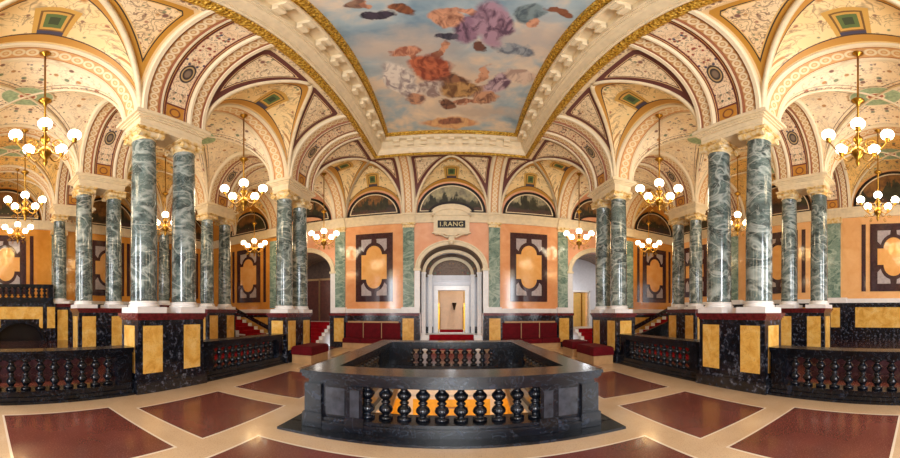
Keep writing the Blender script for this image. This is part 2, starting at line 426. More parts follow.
# ------------------------------------------------------------------ floor
fl = MB()
rects = [(-XL[-1], XW, YF, YB, 0)]
def panel_rect(x0, x1, y0, y1):
    rects.append((x0 - .03, x1 + .03, y0 - .03, y1 + .03, 1)); rects.append((x0, x1, y0, y1, 2))
for sx in (-1, 1):
    rects.append((*sorted((sx * 5.1, sx * XL[sx])), YF, YB, 2))
    for y0, y1 in ((-3.4, -.1), (.3, 1.97), (2.40, 4.20), (4.72, 6.95), (7.4, 9.3), (9.75, 11.7)):
        a, b = sorted((sx * 2.66, sx * (4.45 if y1 < 2 else 4.2))); panel_rect(a, b, y0, y1)
panel_rect(-2.2, 2.2, .3, 2.9); panel_rect(-2.2, 2.2, 8.85, 11.7)
HOLE = (-1.5, 1.5, 3.9, 7.75)
xs = sorted({r for q in rects for r in q[:2]} | set(HOLE[:2])); ys = sorted({r for q in rects for r in q[2:4]} | set(HOLE[2:]))
for i in range(len(xs) - 1):
    for j in range(len(ys) - 1):
        cx, cy = (xs[i] + xs[i + 1]) / 2, (ys[j] + ys[j + 1]) / 2
        if HOLE[0] < cx < HOLE[1] and HOLE[2] < cy < HOLE[3]: continue
        k = [r[4] for r in rects if r[0] < cx < r[1] and r[2] < cy < r[3]][-1]
        fl.add([(xs[i], ys[j], 0), (xs[i + 1], ys[j], 0), (xs[i + 1], ys[j + 1], 0), (xs[i], ys[j + 1], 0)], [(0, 1, 2, 3)], k)
floor = fl.build('floor', ['floor_beige', 'floor_line', 'floor_red'])
tag(floor, 'polished beige terrazzo floor with brown-red panels outlined by thin white lines', 'floor', kind='structure')

# ------------------------------------------------------------------ vaults
ceil = empty('ceiling'); tag(ceil, 'painted cove and lunette vault over the central hall', 'ceiling', kind='structure')
RIBP = [(-.80, -.10), (-.80, .07), (-.78, .10), (-.70, .10), (-.68, .05), (-.42, .05), (-.40, .10), (-.35, .10), (-.33, .03), (.33, .03), (.35, .10), (.40, .10), (.42, .05), (.68, .05), (.70, .10), (.78, .10), (.80, .07), (.80, -.10)]
SOFP = [(-.325, 0), (-.325, .05), (-.30, .07), (-.22, .07), (-.20, .03), (.20, .03), (.22, .07), (.30, .07), (.325, .05), (.325, 0)]
NARP = [(-.285, 0), (-.285, .06), (-.26, .08), (-.19, .08), (-.17, .03), (.17, .03), (.19, .08), (.26, .08), (.285, .06), (.285, 0)]

def cove(t): return INS * (1 - cos(t)), SPR + RISE * sin(t)
NT = 24
ARC = [0]
for i in range(1, NT + 1):
    a, b = cove((i - 1) / NT * pi / 2), cove(i / NT * pi / 2); ARC.append(ARC[-1] + sqrt((a[0] - b[0]) ** 2 + (a[1] - b[1]) ** 2))

def cove_rib(T, s0, prof, mat, name='cove_rib'):
    mb = MB(); P = []; U = []; n = len(prof)
    for i in range(NT + 1):
        t = i / NT * pi / 2; d, z = cove(t)
        nx, nz = RISE * cos(t), -INS * sin(t)      # towards the room
        l = sqrt(nx * nx + nz * nz)
        for u, o in prof:
            P.append(T(s0 + u, d + o * nx / l, z + o * nz / l)); U.append((u, ARC[i]))
    F = [(i * n + k, i * n + k + 1, (i + 1) * n + k + 1, (i + 1) * n + k) for i in range(NT) for k in range(n - 1)]
    mb.add(P, F, 0, U); return mb.build(name, mat, ceil)

def lunette(T, sl, sr, sa, ta, L, R, cellmat, spanmat, ribL=None, ribR=None, s_mid=None, flip=False):
    """a lunette cell over the arch sl..sr with its apex at sa; L/R = None for an elliptic groin or the hall corner it runs to"""
    c, a = (sl + sr) / 2, (sr - sl) / 2
    def groin(ph, side):
        t = asin(min(1, sin(ta) * sin(ph)))
        d, z = cove(t)
        if side < 0: s = (L + d) if L is not None else sl + (sa - sl) * (1 - cos(ph))
        else: s = (R - d) if R is not None else sr - (sr - sa) * (1 - cos(ph))
        return s, d, z
    def cell(u, w):
        ph = pi * u; side = -1 if ph <= pi / 2 else 1
        p = ph if side < 0 else pi - ph
        s, d, z = groin(p, side); A = (c - a * cos(ph), -.02, SPR + a * sin(ph))
        k = w
        bulge = .10 * sin(pi * k) * sin(ph)
        return T(A[0] + (s - A[0]) * k, A[1] + (d - A[1]) * k, A[2] + (z - A[2]) * k + bulge)
    def cuv(u, w): return (-a * cos(pi * u) * (1 - .35 * w), 1.2 * w * sin(pi * u) + sin(pi * u) * .8)
    def ced(u, w):
        hw = 1.2 * sin(pi * u) + .01
        return min(w * hw, (1 - w) * hw, 9)
    mb = MB(); mb.grid(cell, 40, 14, cuv, ced); mb.build('lunette_cell', cellmat, ceil)
    tb = MB()
    for side in (-1, 1):
        pts = [T(*[q + o for q, o in zip(groin(pi / 2 * i / 20, side), (0, .0, -.01))]) for i in range(21)]
        tb.tube(pts, .06, 6)
    tb.build('groin_rib', 'cream_stone', ceil)
    for side, rib, corner in ((-1, ribL, L), (1, ribR, R)):
        if rib is None or corner is not None: continue
        def span(u, w):
            t = w * pi / 2; d, z = cove(t)
            if t < ta: s = groin(asin(min(1, sin(t) / sin(ta))), side)[0]
            else: s = sa
            return T(rib + (s - rib) * u, d - .03, z)
        def su(u, w):
            t = w * pi / 2
            s = groin(asin(min(1, sin(t) / sin(ta))), side)[0] if t < ta else sa
            return (abs((s - rib) * u) + .3, ARC[min(NT, int(round(w * NT)))])
        def se(u, w):
            t = w * pi / 2
            s = groin(asin(min(1, sin(t) / sin(ta))), side)[0] if t < ta else sa
            wd = abs(s - rib)
            al = ARC[-1] * (1 - w) - .13
            slope = .72 if t < ta else 1.
            return min(wd * u, wd * (1 - u) * slope + (0 if t < ta else .5), al)
        sp = MB(); sp.grid(span, 14, NT, su, se); sp.build('cove_spandrel', spanmat, ceil)

TA = radians(83); TC = radians(80); SC_ = INS * (1 - cos(TC))
for sx in (-1, 1):
    T = lambda s, d, z, sx=sx: (sx * (XA - d), s, z)
    for y0, y1 in PIERS + [HIDDEN]: cove_rib(T, (y0 + y1) / 2, RIBP, 'rib_paint')
    lunette(T, -.76, 2.83, 1.035, TA, None, None, 'cove_cell', 'cove_spandrel_ochre', -.76, 2.83)
    lunette(T, 4.43, 8.02, 6.225, TA, None, None, 'cove_cell', 'cove_spandrel', 4.43, 8.02)
    lunette(T, 9.63, YB, YB - SC_, TC, None, YB, 'cove_cell', 'cove_spandrel', 9.63, None)
    lunette(T, YF, -2.37, YF + SC_, TC, YF, None, 'cove_cell', 'cove_spandrel', None, -2.37)
for yy, sg in ((YB, 1), (YF, -1)):
    T = lambda s, d, z, yy=yy, sg=sg: (s, yy - sg * d, z)
    for s0 in (-1.915, 1.915): cove_rib(T, s0, NARP, 'narrow_rib_paint')
    lunette(T, -1.63, 1.63, 0, TA, None, None, 'cove_cell', 'cove_spandrel', -1.63, 1.63)
    lunette(T, 2.2, XA, XA - SC_, TC, None, XA, 'cove_cell', 'cove_spandrel', 2.2, None)
    lunette(T, -XA, -2.2, -XA + SC_, TC, -XA, None, 'cove_cell', 'cove_spandrel', None, -2.2)

# arches between the piers, aisle vaults and transverse arches
def arch_band(fn, half, height, prof, mat, name, parent):
    """fn(q, u, z): q across the opening, u along the band's axis"""
    n = 36; mb = MB(); P = []; U = []; k = len(prof); arc = 0; last = None
    for i in range(n + 1):
        w = pi * i / n
        q, z = -half * cos(w), height * sin(w)
        if last: arc += sqrt((q - last[0]) ** 2 + (z - last[1]) ** 2)
        last = (q, z); nq, nz = cos(w) * height, -sin(w) * half; l = sqrt(nq * nq + nz * nz)
        tot = pi * (half + height) / 2
        for u, o in prof: P.append(fn(q + o * nq / l, u, SPR + z + o * nz / l)); U.append((u, min(arc, tot - arc)))
    F = [(i * k + j, i * k + j + 1, (i + 1) * k + j + 1, (i + 1) * k + j) for i in range(n) for j in range(k - 1)]
    mb.add(P, F, 0, U); return mb.build(name, mat, parent)
aceil = {}
for sx in (-1, 1):
    for x0, x1, nm, mat in ((XAO, XB, 'inner', 'aisle_vault'), (XBO, XW if sx > 0 else XC0, 'outer', 'aisle_vault_gold'), (XCO, XL[-1], 'gallery', 'aisle_vault_gold'))[:3 if sx < 0 else 2]:
        A = empty('ceiling', (0, 0, 0)); tag(A, f'groin vaults with transverse arches over the {nm} aisle on the {SIDE[sx]}', 'ceiling', kind='structure')
        xm, hb = (x0 + x1) / 2, (x1 - x0) / 2
        for y0, y1 in BAYS:
            ym, ha = (y0 + y1) / 2, (y1 - y0) / 2
            h = 1.80
            def P(u, v): return (sx * (xm - hb * cos(pi * u)), ym - ha * cos(pi * v), SPR + h * max(sin(pi * u), sin(pi * v)))
            def UV(u, v): return (-hb * cos(pi * u), -ha * cos(pi * v))
            def ED(u, v): return min(abs(u - v), abs(u + v - 1)) * 3.4
            mb = MB(); mb.grid(P, 28, 28, UV, ED); mb.build('aisle_vault', mat, A)
            tb = MB()
            for dg in (0, 1):
                tb.tube([tuple(c - (.02 if k == 2 else 0) for k, c in enumerate(P(i / 28, i / 28 if dg else 1 - i / 28))) for i in range(29)], .045, 6)
            tb.build('groin_rib', 'cream_stone', A)
            # painted oval at the crown
            ov = MB(); R = 36
            def oval(r0, r1, mi):
                pts = []
                for i in range(R):
                    for r in (r0, r1):
                        a = 2 * pi * i / R; dx, dy = r * .42 * cos(a), r * .62 * sin(a)
                        zz = h * max(sqrt(max(0, 1 - (dx / hb) ** 2)), sqrt(max(0, 1 - (dy / ha) ** 2)))
                        pts.append((sx * (xm + dx), ym + dy, SPR + zz - .03))
                ov.add(pts, [(2 * i, 2 * i + 1, (2 * i + 3) % (2 * R), (2 * i + 2) % (2 * R)) for i in range(R)], mi)
            if nm == 'gallery': continue
            oval(.001, .3, 0); oval(.3, .38, 1); oval(.38, 1, 2); oval(1, 1.07, 1)
            ov.build('crown_medallion', ['medal_red', 'cream_stone', 'medal_green'], A) if 'medal_red' in M else None
        for y0, y1 in PIERS + [HIDDEN]:
            ym = (y0 + y1) / 2
            arch_band(lambda q, u, z, ym=ym: (sx * (xm + q), ym + u, z), hb, AW, RIBP, 'rib_paint', 'transverse_arch', A)
        # arches of the colonnade on the hall side of this aisle
        xc = {'inner': XCA, 'outer': XCB, 'gallery': XCC}[nm]
        for y0, y1 in BAYS:
            arch_band(lambda q, u, z, y0=y0, y1=y1: (sx * (xc + u), (y0 + y1) / 2 + q, z), (y1 - y0) / 2, (y1 - y0) / 2, SOFP, 'soffit_paint', 'arch_soffit', A)
        aceil[(sx, nm)] = A

# ------------------------------------------------------------------ ceiling frame and painting
HX, HY0, HY1, HZ = XA - INS, YF + INS, YB - INS, SPR + RISE
YM = (HY0 + HY1) / 2
def frame_path():
    pts = []; n = 20; m = 40
    bow = lambda y: 1 + .42 * (1 - ((y - YM) / ((HY1 - HY0) / 2)) ** 2)
    for i in range(n): pts.append((-HX + 2 * HX * i / n, HY1, (0, -1), 1))
    for i in range(m): pts.append((HX, HY1 + (HY0 - HY1) * i / m, (-1, 0), bow(HY1 + (HY0 - HY1) * i / m)))
    for i in range(n): pts.append((HX - 2 * HX * i / n, HY0, (0, 1), 1))
    for i in range(m): pts.append((-HX, HY0 + (HY1 - HY0) * i / m, (1, 0), bow(HY0 + (HY1 - HY0) * i / m)))
    return pts
FP = frame_path()
def frame_pt(k, i, z):
    x, y, (nx, ny), f = FP[k % len(FP)]
    if ny:                                   # short sides taper to meet the mitre
        t = x / HX; return (x - t * i if True else x, y + ny * i, z)
    t = (y - YM) / ((HY1 - HY0) / 2); return (x + nx * i * f, y - t * i, z)
def frame_band(name, prof, mat, parent):
    mb = MB(); n = len(prof); K = len(FP); P = [frame_pt(k, i, z) for k in range(K) for i, z in prof]
    F = [(k * n + j, k * n + j + 1, ((k + 1) % K) * n + j + 1, ((k + 1) % K) * n + j) for k in range(K) for j in range(n - 1)]
    mb.add(P, F); return mb.build(name, mat, parent)
cp = empty('ceiling_painting', (0, 0, 0)); cp.location = (0, 0, 0)
tag(cp, 'large ceiling painting of clouds and drifting drapery within a gilded border', 'painting')
mb = MB(); IN = .68; K = len(FP)
loop = [frame_pt(k, IN, 9.12) for k in range(K)]
mb.add(loop, [tuple(range(K))]); mb.build('canvas', 'sky_canvas', cp)
frame_band('gilt_border', [(.555, 8.98), (.57, 9.02), (.60, 8.98), (.635, 9.03), (.66, 9.04), (.69, 9.11), (.69, 9.14)], 'gilding', cp)
cf = empty('ceiling'); tag(cf, 'deep cream cornice with modillion blocks around the ceiling painting', 'cornice', kind='structure')
frame_band('foliate_band', [(-.04, 8.34), (-.02, 8.29), (.03, 8.26), (.08, 8.28), (.12, 8.34), (.12, 8.40)], 'gilding', cf)
frame_band('cornice', [(.10, 8.38), (.14, 8.33), (.165, 8.35), (.17, 8.40), (.19, 8.40), (.21, 8.46), (.26, 8.54), (.30, 8.56), (.305, 8.60), (.335, 8.60), (.34, 8.64), (.36, 8.65), (.37, 8.86), (.53, 8.88), (.54, 8.90), (.56, 8.91), (.565, 9.0)], 'cream_stone', cf)
mod = MB(); mod.box(-.07, .07, -.08, .08, -.10, .02); mod.box(-.07, .07, .0, .08, -.22, -.09)
for zz, yy, rr in ((-.07, -.075, .055), (-.19, .02, .04)):
    P = [(x, yy + rr * cos(2 * pi * i / 12), zz + rr * sin(2 * pi * i / 12)) for x in (-.075, .075) for i in range(12)]; mod.add(P, [tuple(range(12)), tuple(range(12, 24))] + [(i, (i + 1) % 12, 12 + (i + 1) % 12, 12 + i) for i in range(12)])
mod = mod.mesh('modillion', 'cream_stone')
nm = 0
for k in range(0, len(FP)):
    x, y, nn, f = FP[k]
    if y < -.6: continue
    if k % 2: continue
    for sub in (0,):
        a = frame_pt(k, .45, 8.86); b = frame_pt(k + 1, .45, 8.86); p = [a[q] + (b[q] - a[q]) * sub for q in range(3)]
        if nn[1] and abs(p[0]) > 2.42: continue
        if not nn[1] and p[1] > 10.72: continue
        if p[1] < -.4 or nm >= 100: continue
        q = place(mod, 'modillion', cf, p, atan2(nn[1], nn[0]) + pi / 2); q.scale = (1.5, 1.25, 1.25); nm += 1

# unseen slab added above the vaults to keep sky light out
sky_blocker = MB(); sky_blocker.box(-XL[-1] - .5, XW + .5, YF - .5, YB + 6.6, 9.6, 9.8); tag(sky_blocker.build('ceiling', 'brown_ceiling'), 'unseen slab added above the vaults to block sky light', 'ceiling', kind='structure')

# ------------------------------------------------------------------ piers: pedestals, paired columns, entablature blocks
def col_mesh():
    pl = MB(); pl.box(-.335, .335, -.335, .335, 0, .12)
    bs = MB(); bs.lathe([(.001, .12), (.315, .12), (.33, .142), (.315, .17), (.292, .18), (.29, .195), (.308, .205), (.308, .22), (.288, .23), (.285, .24), (.001, .24)], seg=28)
    sh = MB(); sh.lathe([(.285, .235), (.275, .28), (.275, 1.3), (.268, 2.3), (.255, 3.2), (.243, 3.86), (.255, 3.89), (.255, 3.92), (.243, 3.93)], seg=32)
    cp_ = MB(); cp_.lathe([(.24, 3.93), (.265, 3.95), (.245, 3.97), (.25, 4.02), (.29, 4.07), (.315, 4.10), (.30, 4.13), (.25, 4.14)], seg=24)
    for sx in (-1, 1):
        for sy in (-1, 1):
            P = [(sx * .27 + .085 * cos(2 * pi * i / 14), sy * .28, 4.05 + .085 * sin(2 * pi * i / 14)) for i in range(14)]
            P2 = [(a, sy * .14, c) for a, b, c in P]
            cp_.add(P + P2, [tuple(range(14)), tuple(range(14, 28))] + [(i, (i + 1) % 14, 14 + (i + 1) % 14, 14 + i) for i in range(14)])
            cp_.sphere((sx * .27, sy * .285, 4.05), .035, 8, 6)
        cp_.add([(sx * .27 + .07 * cos(2 * pi * i / 12), y, 4.05 + .07 * sin(2 * pi * i / 12)) for y in (-.15, .15) for i in range(12)], [(i, (i + 1) % 12, 12 + (i + 1) % 12, 12 + i) for i in range(12)])
    cp_.box(-.33, .33, -.31, .31, 4.135, 4.16); cp_.box(-.35, .35, -.33, .33, 4.16, 4.20)
    return pl.mesh('plinth', 'white_marble'), bs.mesh('base', 'white_marble'), sh.mesh('shaft', 'green_marble'), cp_.mesh('capital', 'gilt_capital')
CM = col_mesh()
def column(x, y, z, top, label, group):
    o = empty('marble_column', (x, y, z)); tag(o, label, 'column', group)
    k = (top - z) / 4.20
    for me, nm in zip(CM, ('plinth', 'base', 'shaft', 'capital')):
        c = place(me, nm, o)
    o.scale = (1, 1, k); return o
def pedestal(x0, x1, y0, y1, h, label, group):
    cx, cy = (x0 + x1) / 2, (y0 + y1) / 2; hx, hy = abs(x1 - x0) / 2, (y1 - y0) / 2
    o = empty('pedestal', (cx, cy, 0)); tag(o, label, 'pedestal', group)
    b = MB(); b.box(-hx - .06, hx + .06, -hy - .06, hy + .06, 0, .24); b.box(-hx - .03, hx + .03, -hy - .03, hy + .03, .24, .30); b.build('plinth', 'black_marble', o)
    d = MB(); d.box(-hx, hx, -hy, hy, .30, h - .13); d.build('die', 'black_marble', o)
    c = MB()
    for a, z0, z1 in ((.015, h - .14, h - .10), (.04, h - .10, h - .06), (.065, h - .06, h)): c.box(-hx - a, hx + a, -hy - a, hy + a, z0, z1)
    c.build('cap', 'red_cap', o)
    pz0, pz1 = .40, h - .25; t = .012
    for sx in (-1, 1):
        for sy in (-1, 1):
            p = MB(); yc = sy * hy * .60; p.box(sx * hx - t, sx * hx + t, yc - hy * .27, yc + hy * .27, pz0, pz1); p.build('panel', 'yellow_marble', o)
    for sy in (-1, 1):
        p = MB(); p.box(-hx * .62, hx * .62, sy * hy - t, sy * hy + t, pz0, pz1); p.build('panel', 'yellow_marble', o)
    return o
def block(x0, x1, y0, y1, label, group):
    cx, cy = (x0 + x1) / 2, (y0 + y1) / 2; hx, hy = abs(x1 - x0) / 2, (y1 - y0) / 2
    o = empty('entablature_block', (cx, cy, 5.75)); tag(o, label, 'entablature', group)
    a = MB(); a.box(-hx + .03, hx - .03, -hy + .03, hy - .03, 0, .12); a.box(-hx + .015, hx - .015, -hy + .015, hy - .015, .12, .25); a.build('architrave', 'cream_stone', o)
    c = MB()
    for e, z0, z1 in ((.03, .25, .29), (.07, .29, .33), (.13, .33, .40), (.10, .40, .45)): c.box(-hx - e, hx + e, -hy - e, hy + e, z0, z1)
    c.build('cornice', 'cream_stone', o); return o
WHERE = [('near', 'first'), ('far', 'second')]
for sx in (-1, 1):
    sd = SIDE[sx]
    for i, (y0, y1) in enumerate(PIERS):
        ym = (y0 + y1) / 2
        nf = 'nearer' if i == 0 else 'farther'
        pedestal(sx * 4.97, sx * 5.67, y0 + .0, y1 + .08, 1.6, f'black marble pedestal with yellow panels, {nf} one edging the hall on the {sd}', 'pedestals of the inner colonnade')
        pedestal(sx * 8.58, sx * 9.28, y0, y1 + .04, 1.75, f'black marble pedestal with yellow panels, {nf} one of the outer aisle colonnade on the {sd}', 'pedestals of the outer colonnade')
        block(sx * XA, sx * XAO, y0, y1, f'cream entablature block over the {nf} column pair edging the hall on the {sd}', 'entablature blocks')
        block(sx * XB, sx * XBO, y0, y1, f'cream entablature block over the {nf} column pair of the {sd} outer aisle', 'entablature blocks')
        if sx < 0:
            pedestal(-11.68, -12.37, y0, y1 + .02, 1.98, f'tall black pedestal with yellow panels, {nf} one of the gallery arcade at the far left', 'pedestals of the gallery arcade')
            block(-XC0, -XCO, y0, y1, f'cream entablature block over the {nf} column pair of the gallery arcade at the far left', 'entablature blocks')
        for j, dy in enumerate((-.52, .52)):
            which = 'nearer the viewer' if j == 0 else 'nearer the end wall'
            column(sx * XCA, ym + dy, 1.6, 5.75, f'green marble column of the {nf} {sd} pair edging the hall, {which}', 'columns of the inner colonnade')
            if sx < 0: column(-XCC, ym + dy, 1.98, 5.75, f'green marble column of the {nf} gallery pair at the far left, {which}', 'columns of the gallery arcade')
            column(sx * XCB, ym + dy, 1.75, 5.75, f'green marble column of the {nf} {sd} outer aisle pair, {which}', 'columns of the outer colonnade')

# ------------------------------------------------------------------ walls
def strip_arch(mb, cx, hw, spring, rise, top, y0, y1, mi=0, n=24):
    """wall above an arched opening"""
    for i in range(n):
        a, b = pi * i / n, pi * (i + 1) / n
        xa, za, xb, zb = cx - hw * cos(a), spring + rise * sin(a), cx - hw * cos(b), spring + rise * sin(b)
        mb.add([(xa, y0, za), (xb, y0, zb), (xb, y0, top), (xa, y0, top), (xa, y1, za), (xb, y1, zb), (xb, y1, top), (xa, y1, top)],
               [(0, 1, 2, 3), (4, 7, 6, 5), (0, 4, 5, 1)], mi)
OPEN = [(-7.08, 1.42, 3.6, 1.08), (0, 1.40, 3.6, 1.08), (7.08, 1.42, 3.6, 1.08)]
wb = MB(); TOPZ = 9.5; WT = YB + .45
for x0, x1, mi in ((-XL[-1] - .3, -8.5, 1), (-5.66, -1.4, 0), (1.4, 5.66, 0), (8.5, XW + .3, 1)): wb.box(x0, x1, YB, WT, 0, TOPZ, mi)
for cx, hw, sp, ri in OPEN: strip_arch(wb, cx, hw, sp, ri, TOPZ, YB, WT, 0)
wall_back = wb.build('wall_back', ['wall_peach', 'wall_orange']); tag(wall_back, 'peach and orange marble end wall with three arched openings', 'wall', kind='structure')

def rbox(mb, *a): mb.box(*a)
# dado, ledge and entablature along the end wall
def wall_piece(name, mat, boxes, parent):
    mb = MB()
    for b in boxes: mb.box(*b)
    return mb.build(name, mat, parent)
SEG = [(-XL[-1], -8.5), (-5.66, -1.4), (1.4, 5.66), (8.5, XW)]
wall_piece('dado', 'black_marble', [(a, b, YB - .06, YB, 0, 1.48) for a, b in SEG] + [(s * a, s * b, YB - .22, YB, 0, 1.48) for s in (-1, 1) for a, b in ((1.42, 2.25), (4.86, 5.64))], wall_back)
wall_piece('dado_cap', 'red_cap', [(a, b, YB - .12, YB, 1.48, 1.60) for a, b in SEG] + [(s * a, s * b, YB - .28, YB, 1.48, 1.60) for s in (-1, 1) for a, b in ((1.40, 2.30), (4.82, 5.66))], wall_back)
wall_piece('ledge', 'white_marble', [(a, b, YB - .09, YB, 1.60, 1.80) for a, b in SEG] + [(s * a, s * b, YB - .2, YB, 1.60, 1.86) for s in (-1, 1) for a, b in ((1.42, 2.22), (4.86, 5.62))], wall_back)
for s in (-1, 1):
    for a, b in ((1.66, 2.16), (4.93, 5.42)):
        wall_piece('dado_panel', 'yellow_marble', [(s * a, s * b, YB - .235, YB - .2, .25, 1.36)], wall_back)
        wall_piece('pilaster', 'pilaster_marble', [(s * a, s * b, YB - .10, YB, 1.86, 5.52)], wall_back)
        wall_piece('pilaster_capital', 'gilt_capital', [(s * (a - .03), s * (b + .03), YB - .13, YB, 5.52, 5.56), (s * a, s * b, YB - .11, YB, 5.56, 5.66), (s * (a - .06), s * (b + .06), YB - .17, YB, 5.66, 5.75)], wall_back)
    wall_piece('dado_panel', 'yellow_marble', [(s * 9.35, s * 12.0, YB - .075, YB, .45, 1.36)], wall_back)
    wall_piece('dado_panel', 'yellow_marble', [(s * 8.62, s * 9.15, YB - .075, YB, .45, 1.36)], wall_back)
    wall_piece('pilaster', 'pilaster_marble', [(s * 8.66, s * 9.2, YB - .10, YB, 1.86, 5.52)], wall_back)
ent = [(5.75, 5.87, .07), (5.87, 6.0, .09), (6.0, 6.05, .12), (6.05, 6.10, .16), (6.10, 6.17, .22), (6.17, 6.2, .18)]
wall_piece('entablature', 'cream_stone', [(-XL[-1], XW, YB - d, YB, z0, z1) for z0, z1, d in ent] + [(s * a, s * b, YB - d - .10, YB, z0, z1) for z0, z1, d in ent for s in (-1, 1) for a, b in ((1.62, 2.2), (4.9, 5.46), (8.62, 9.24))], wall_back)
for cx, hw, sp, ri in OPEN:
    ar = MB(); n = 28; prof = [(0, .0), (0, .05), (.05, .07), (.14, .07), (.16, .10), (.22, .10), (.22, 0)]; P = []
    for i in range(n + 1):
        w = pi * i / n
        for e, d in prof: P.append((cx - (hw + e) * cos(w), YB - d, sp + (ri + e) * sin(w)))
    k = len(prof); ar.add(P, [(i * k + j, i * k + j + 1, (i + 1) * k + j + 1, (i + 1) * k + j) for i in range(n) for j in range(k - 1)])
    ar.build('archivolt', 'cream_stone', wall_back)
    wall_piece('jamb', 'white_marble', [(cx + s * hw, cx + s * (hw + .24), YB - .10, WT, 1.6, 3.5) for s in (-1, 1)], wall_back)
    wall_piece('jamb_capital', 'cream_stone', [(cx + s * (hw - .04), cx + s * (hw + .28), YB - .14, WT, 3.5, 3.6) for s in (-1, 1)], wall_back)

side_wall = {}
for s in (-1, 1):
    X_ = XL[s]
    w = MB(); w.box(s * X_, s * (X_ + .3), YF - .3, WT, 0, TOPZ)
    o = w.build('wall_' + SIDE[s], 'wall_orange' if s < 0 else 'wall_apricot'); tag(o, f'orange marble side wall on the {SIDE[s]} with green pilasters and dark panels', 'wall', kind='structure'); side_wall[s] = o
    wall_piece('dado', 'black_marble', [(s * (X_ - .07), s * X_, -.7, YB, 0, 1.96)] + [(s * (X_ - .22), s * X_, y0 + .2, y1 - .2, 0, 1.96) for y0, y1 in PIERS], o)
    wall_piece('ledge', 'white_marble', [(s * (X_ - .16), s * X_, -.7, YB, 2.02, 2.2)] + [(s * (X_ - .26), s * X_, y0 + .15, y1 - .15, 2.02, 2.24) for y0, y1 in PIERS], o)
    wall_piece('dado_cap', 'black_marble', [(s * (X_ - .2), s * X_, -.7, YB, 1.92, 2.02)], o)
    wall_piece('entablature', 'cream_stone', [(s * (X_ - d), s * X_, -.7, YB, z0, z1) for z0, z1, d in ent], o)
    for y0, y1 in PIERS:
        ym = (y0 + y1) / 2
        wall_piece('pilaster', 'pilaster_marble', [(s * (X_ - .12), s * X_, ym - .36, ym + .36, 2.24, 5.5)], o)
        wall_piece('pilaster_capital', 'gilt_capital', [(s * (X_ - .2), s * X_, ym - .42, ym + .42, 5.5, 5.75)], o)
        wall_piece('dado_panel', 'yellow_marble', [(s * (X_ - .235), s * X_, ym - .38, ym + .2, 1.0, 1.82)], o)
    for (y0, y1) in BAYS[1:]:
        wall_piece('dado_panel', 'yellow_marble', [(s * (X_ - .085), s * X_, y0 + .3, y1 - .2, 1.0, 1.84)], o)
# wall behind the camera, with tall windows
wf = MB(); WIN = [-7.1, 0, 7.1]; HW = 1.0
edges = [-XL[-1]] + [e for c in WIN for e in (c - HW, c + HW)] + [XW]
for a, b in zip(edges[::2], edges[1::2]): wf.box(a, b, YF - .3, YF, 0, TOPZ)
for c in WIN: wf.box(c - HW, c + HW, YF - .3, YF, 0, .9); strip_arch(wf, c, HW, 5.2, 1.0, TOPZ, YF - .3, YF)
tag(wf.build('wall_front', 'wall_peach'), 'window wall opposite the three arches', 'wall', kind='structure')
for i, c in enumerate(WIN):
    f = MB()
    for dx in (-.97, -.33, .33, .97): f.box(c + dx - .03, c + dx + .03, YF - .2, YF - .12, .9, 5.4)
    for z in (.93, 2.3, 3.8, 5.2): f.box(c - HW, c + HW, YF - .2, YF - .12, z - .03, z + .03)
    tag(f.build('window_%d' % (i + 1), 'grey_white_paint'), 'tall arched window in the wall opposite the arches', 'window', kind='structure')

# inlaid marble panels on the walls
def inlay(parent, loc, rz, w, h, ends=True):
    """dark moulded frame with an orange field whose ends round inwards, and grey corner pieces"""
    def fn(a, b, d):
        ca, sa = cos(rz), sin(rz); return (loc[0] + a * ca + d * sa, loc[1] + a * sa - d * ca, loc[2] + b)
    fr = MB(); fr.prism([(-w / 2, 0), (w / 2, 0), (w / 2, h), (-w / 2, h)], fn, 0, .03)
    f = fr.build('marble_panel', 'purple_marble', parent)
    t = .28 * w / 1.76; iw, ih = w / 2 - t, h - 2 * t
    r = iw * .62; st = .38
    def shape(k):
        pts = []
        pts += [(iw * k, t + st + r), (iw * k, h - t - st - r)]
        pts += [(r * 1.05 * k, h - t - st - r)]
        pts += [(r * k * cos(a), h - t - st - r + r * 1.15 * sin(a)) for a in [pi * i / 12 for i in range(13)]]
        pts += [(-r * 1.05 * k, h - t - st - r), (-iw * k, h - t - st - r), (-iw * k, t + st + r), (-r * 1.05 * k, t + st + r)]
        pts += [(r * k * cos(a), t + st + r + r * 1.15 * sin(a)) for a in [pi + pi * i / 12 for i in range(13)]]
        pts += [(r * 1.05 * k, t + st + r)]
        return pts
    a = MB(); a.prism(shape(1), fn, .03, .042); a.build('field', 'panel_orange', f)
    for sa in (-1, 1):
        for sb in (0, 1):
            z0 = t if sb == 0 else h - t; dz = 1 if sb == 0 else -1
            q = [(sa * iw, z0), (sa * .12, z0)] + [(sa * (r + .14) * cos(x) if (r + .14) * cos(x) > .12 else sa * .12, z0 + dz * (st + r - (r + .14) * 1.15 * sin(x))) for x in [pi / 2 * (1 - i / 6) for i in range(1, 6)] if st + r - (r + .14) * 1.15 * sin(x) > .0] + [(sa * iw, z0 + dz * (st + .1))]
            c = MB(); c.prism(q, fn, .03, .04); c.build('corner_inlay', 'grey_marble', f)
def thin_strip(parent, loc, rz, w, h):
    def fn(a, b, d):
        ca, sa = cos(rz), sin(rz); return (loc[0] + a * ca + d * sa, loc[1] + a * sa - d * ca, loc[2] + b)
    fr = MB(); fr.prism([(-w / 2, 0), (w / 2, 0), (w / 2, h), (-w / 2, h)], fn, 0, .02); fr.build('marble_strip', 'purple_marble', parent)
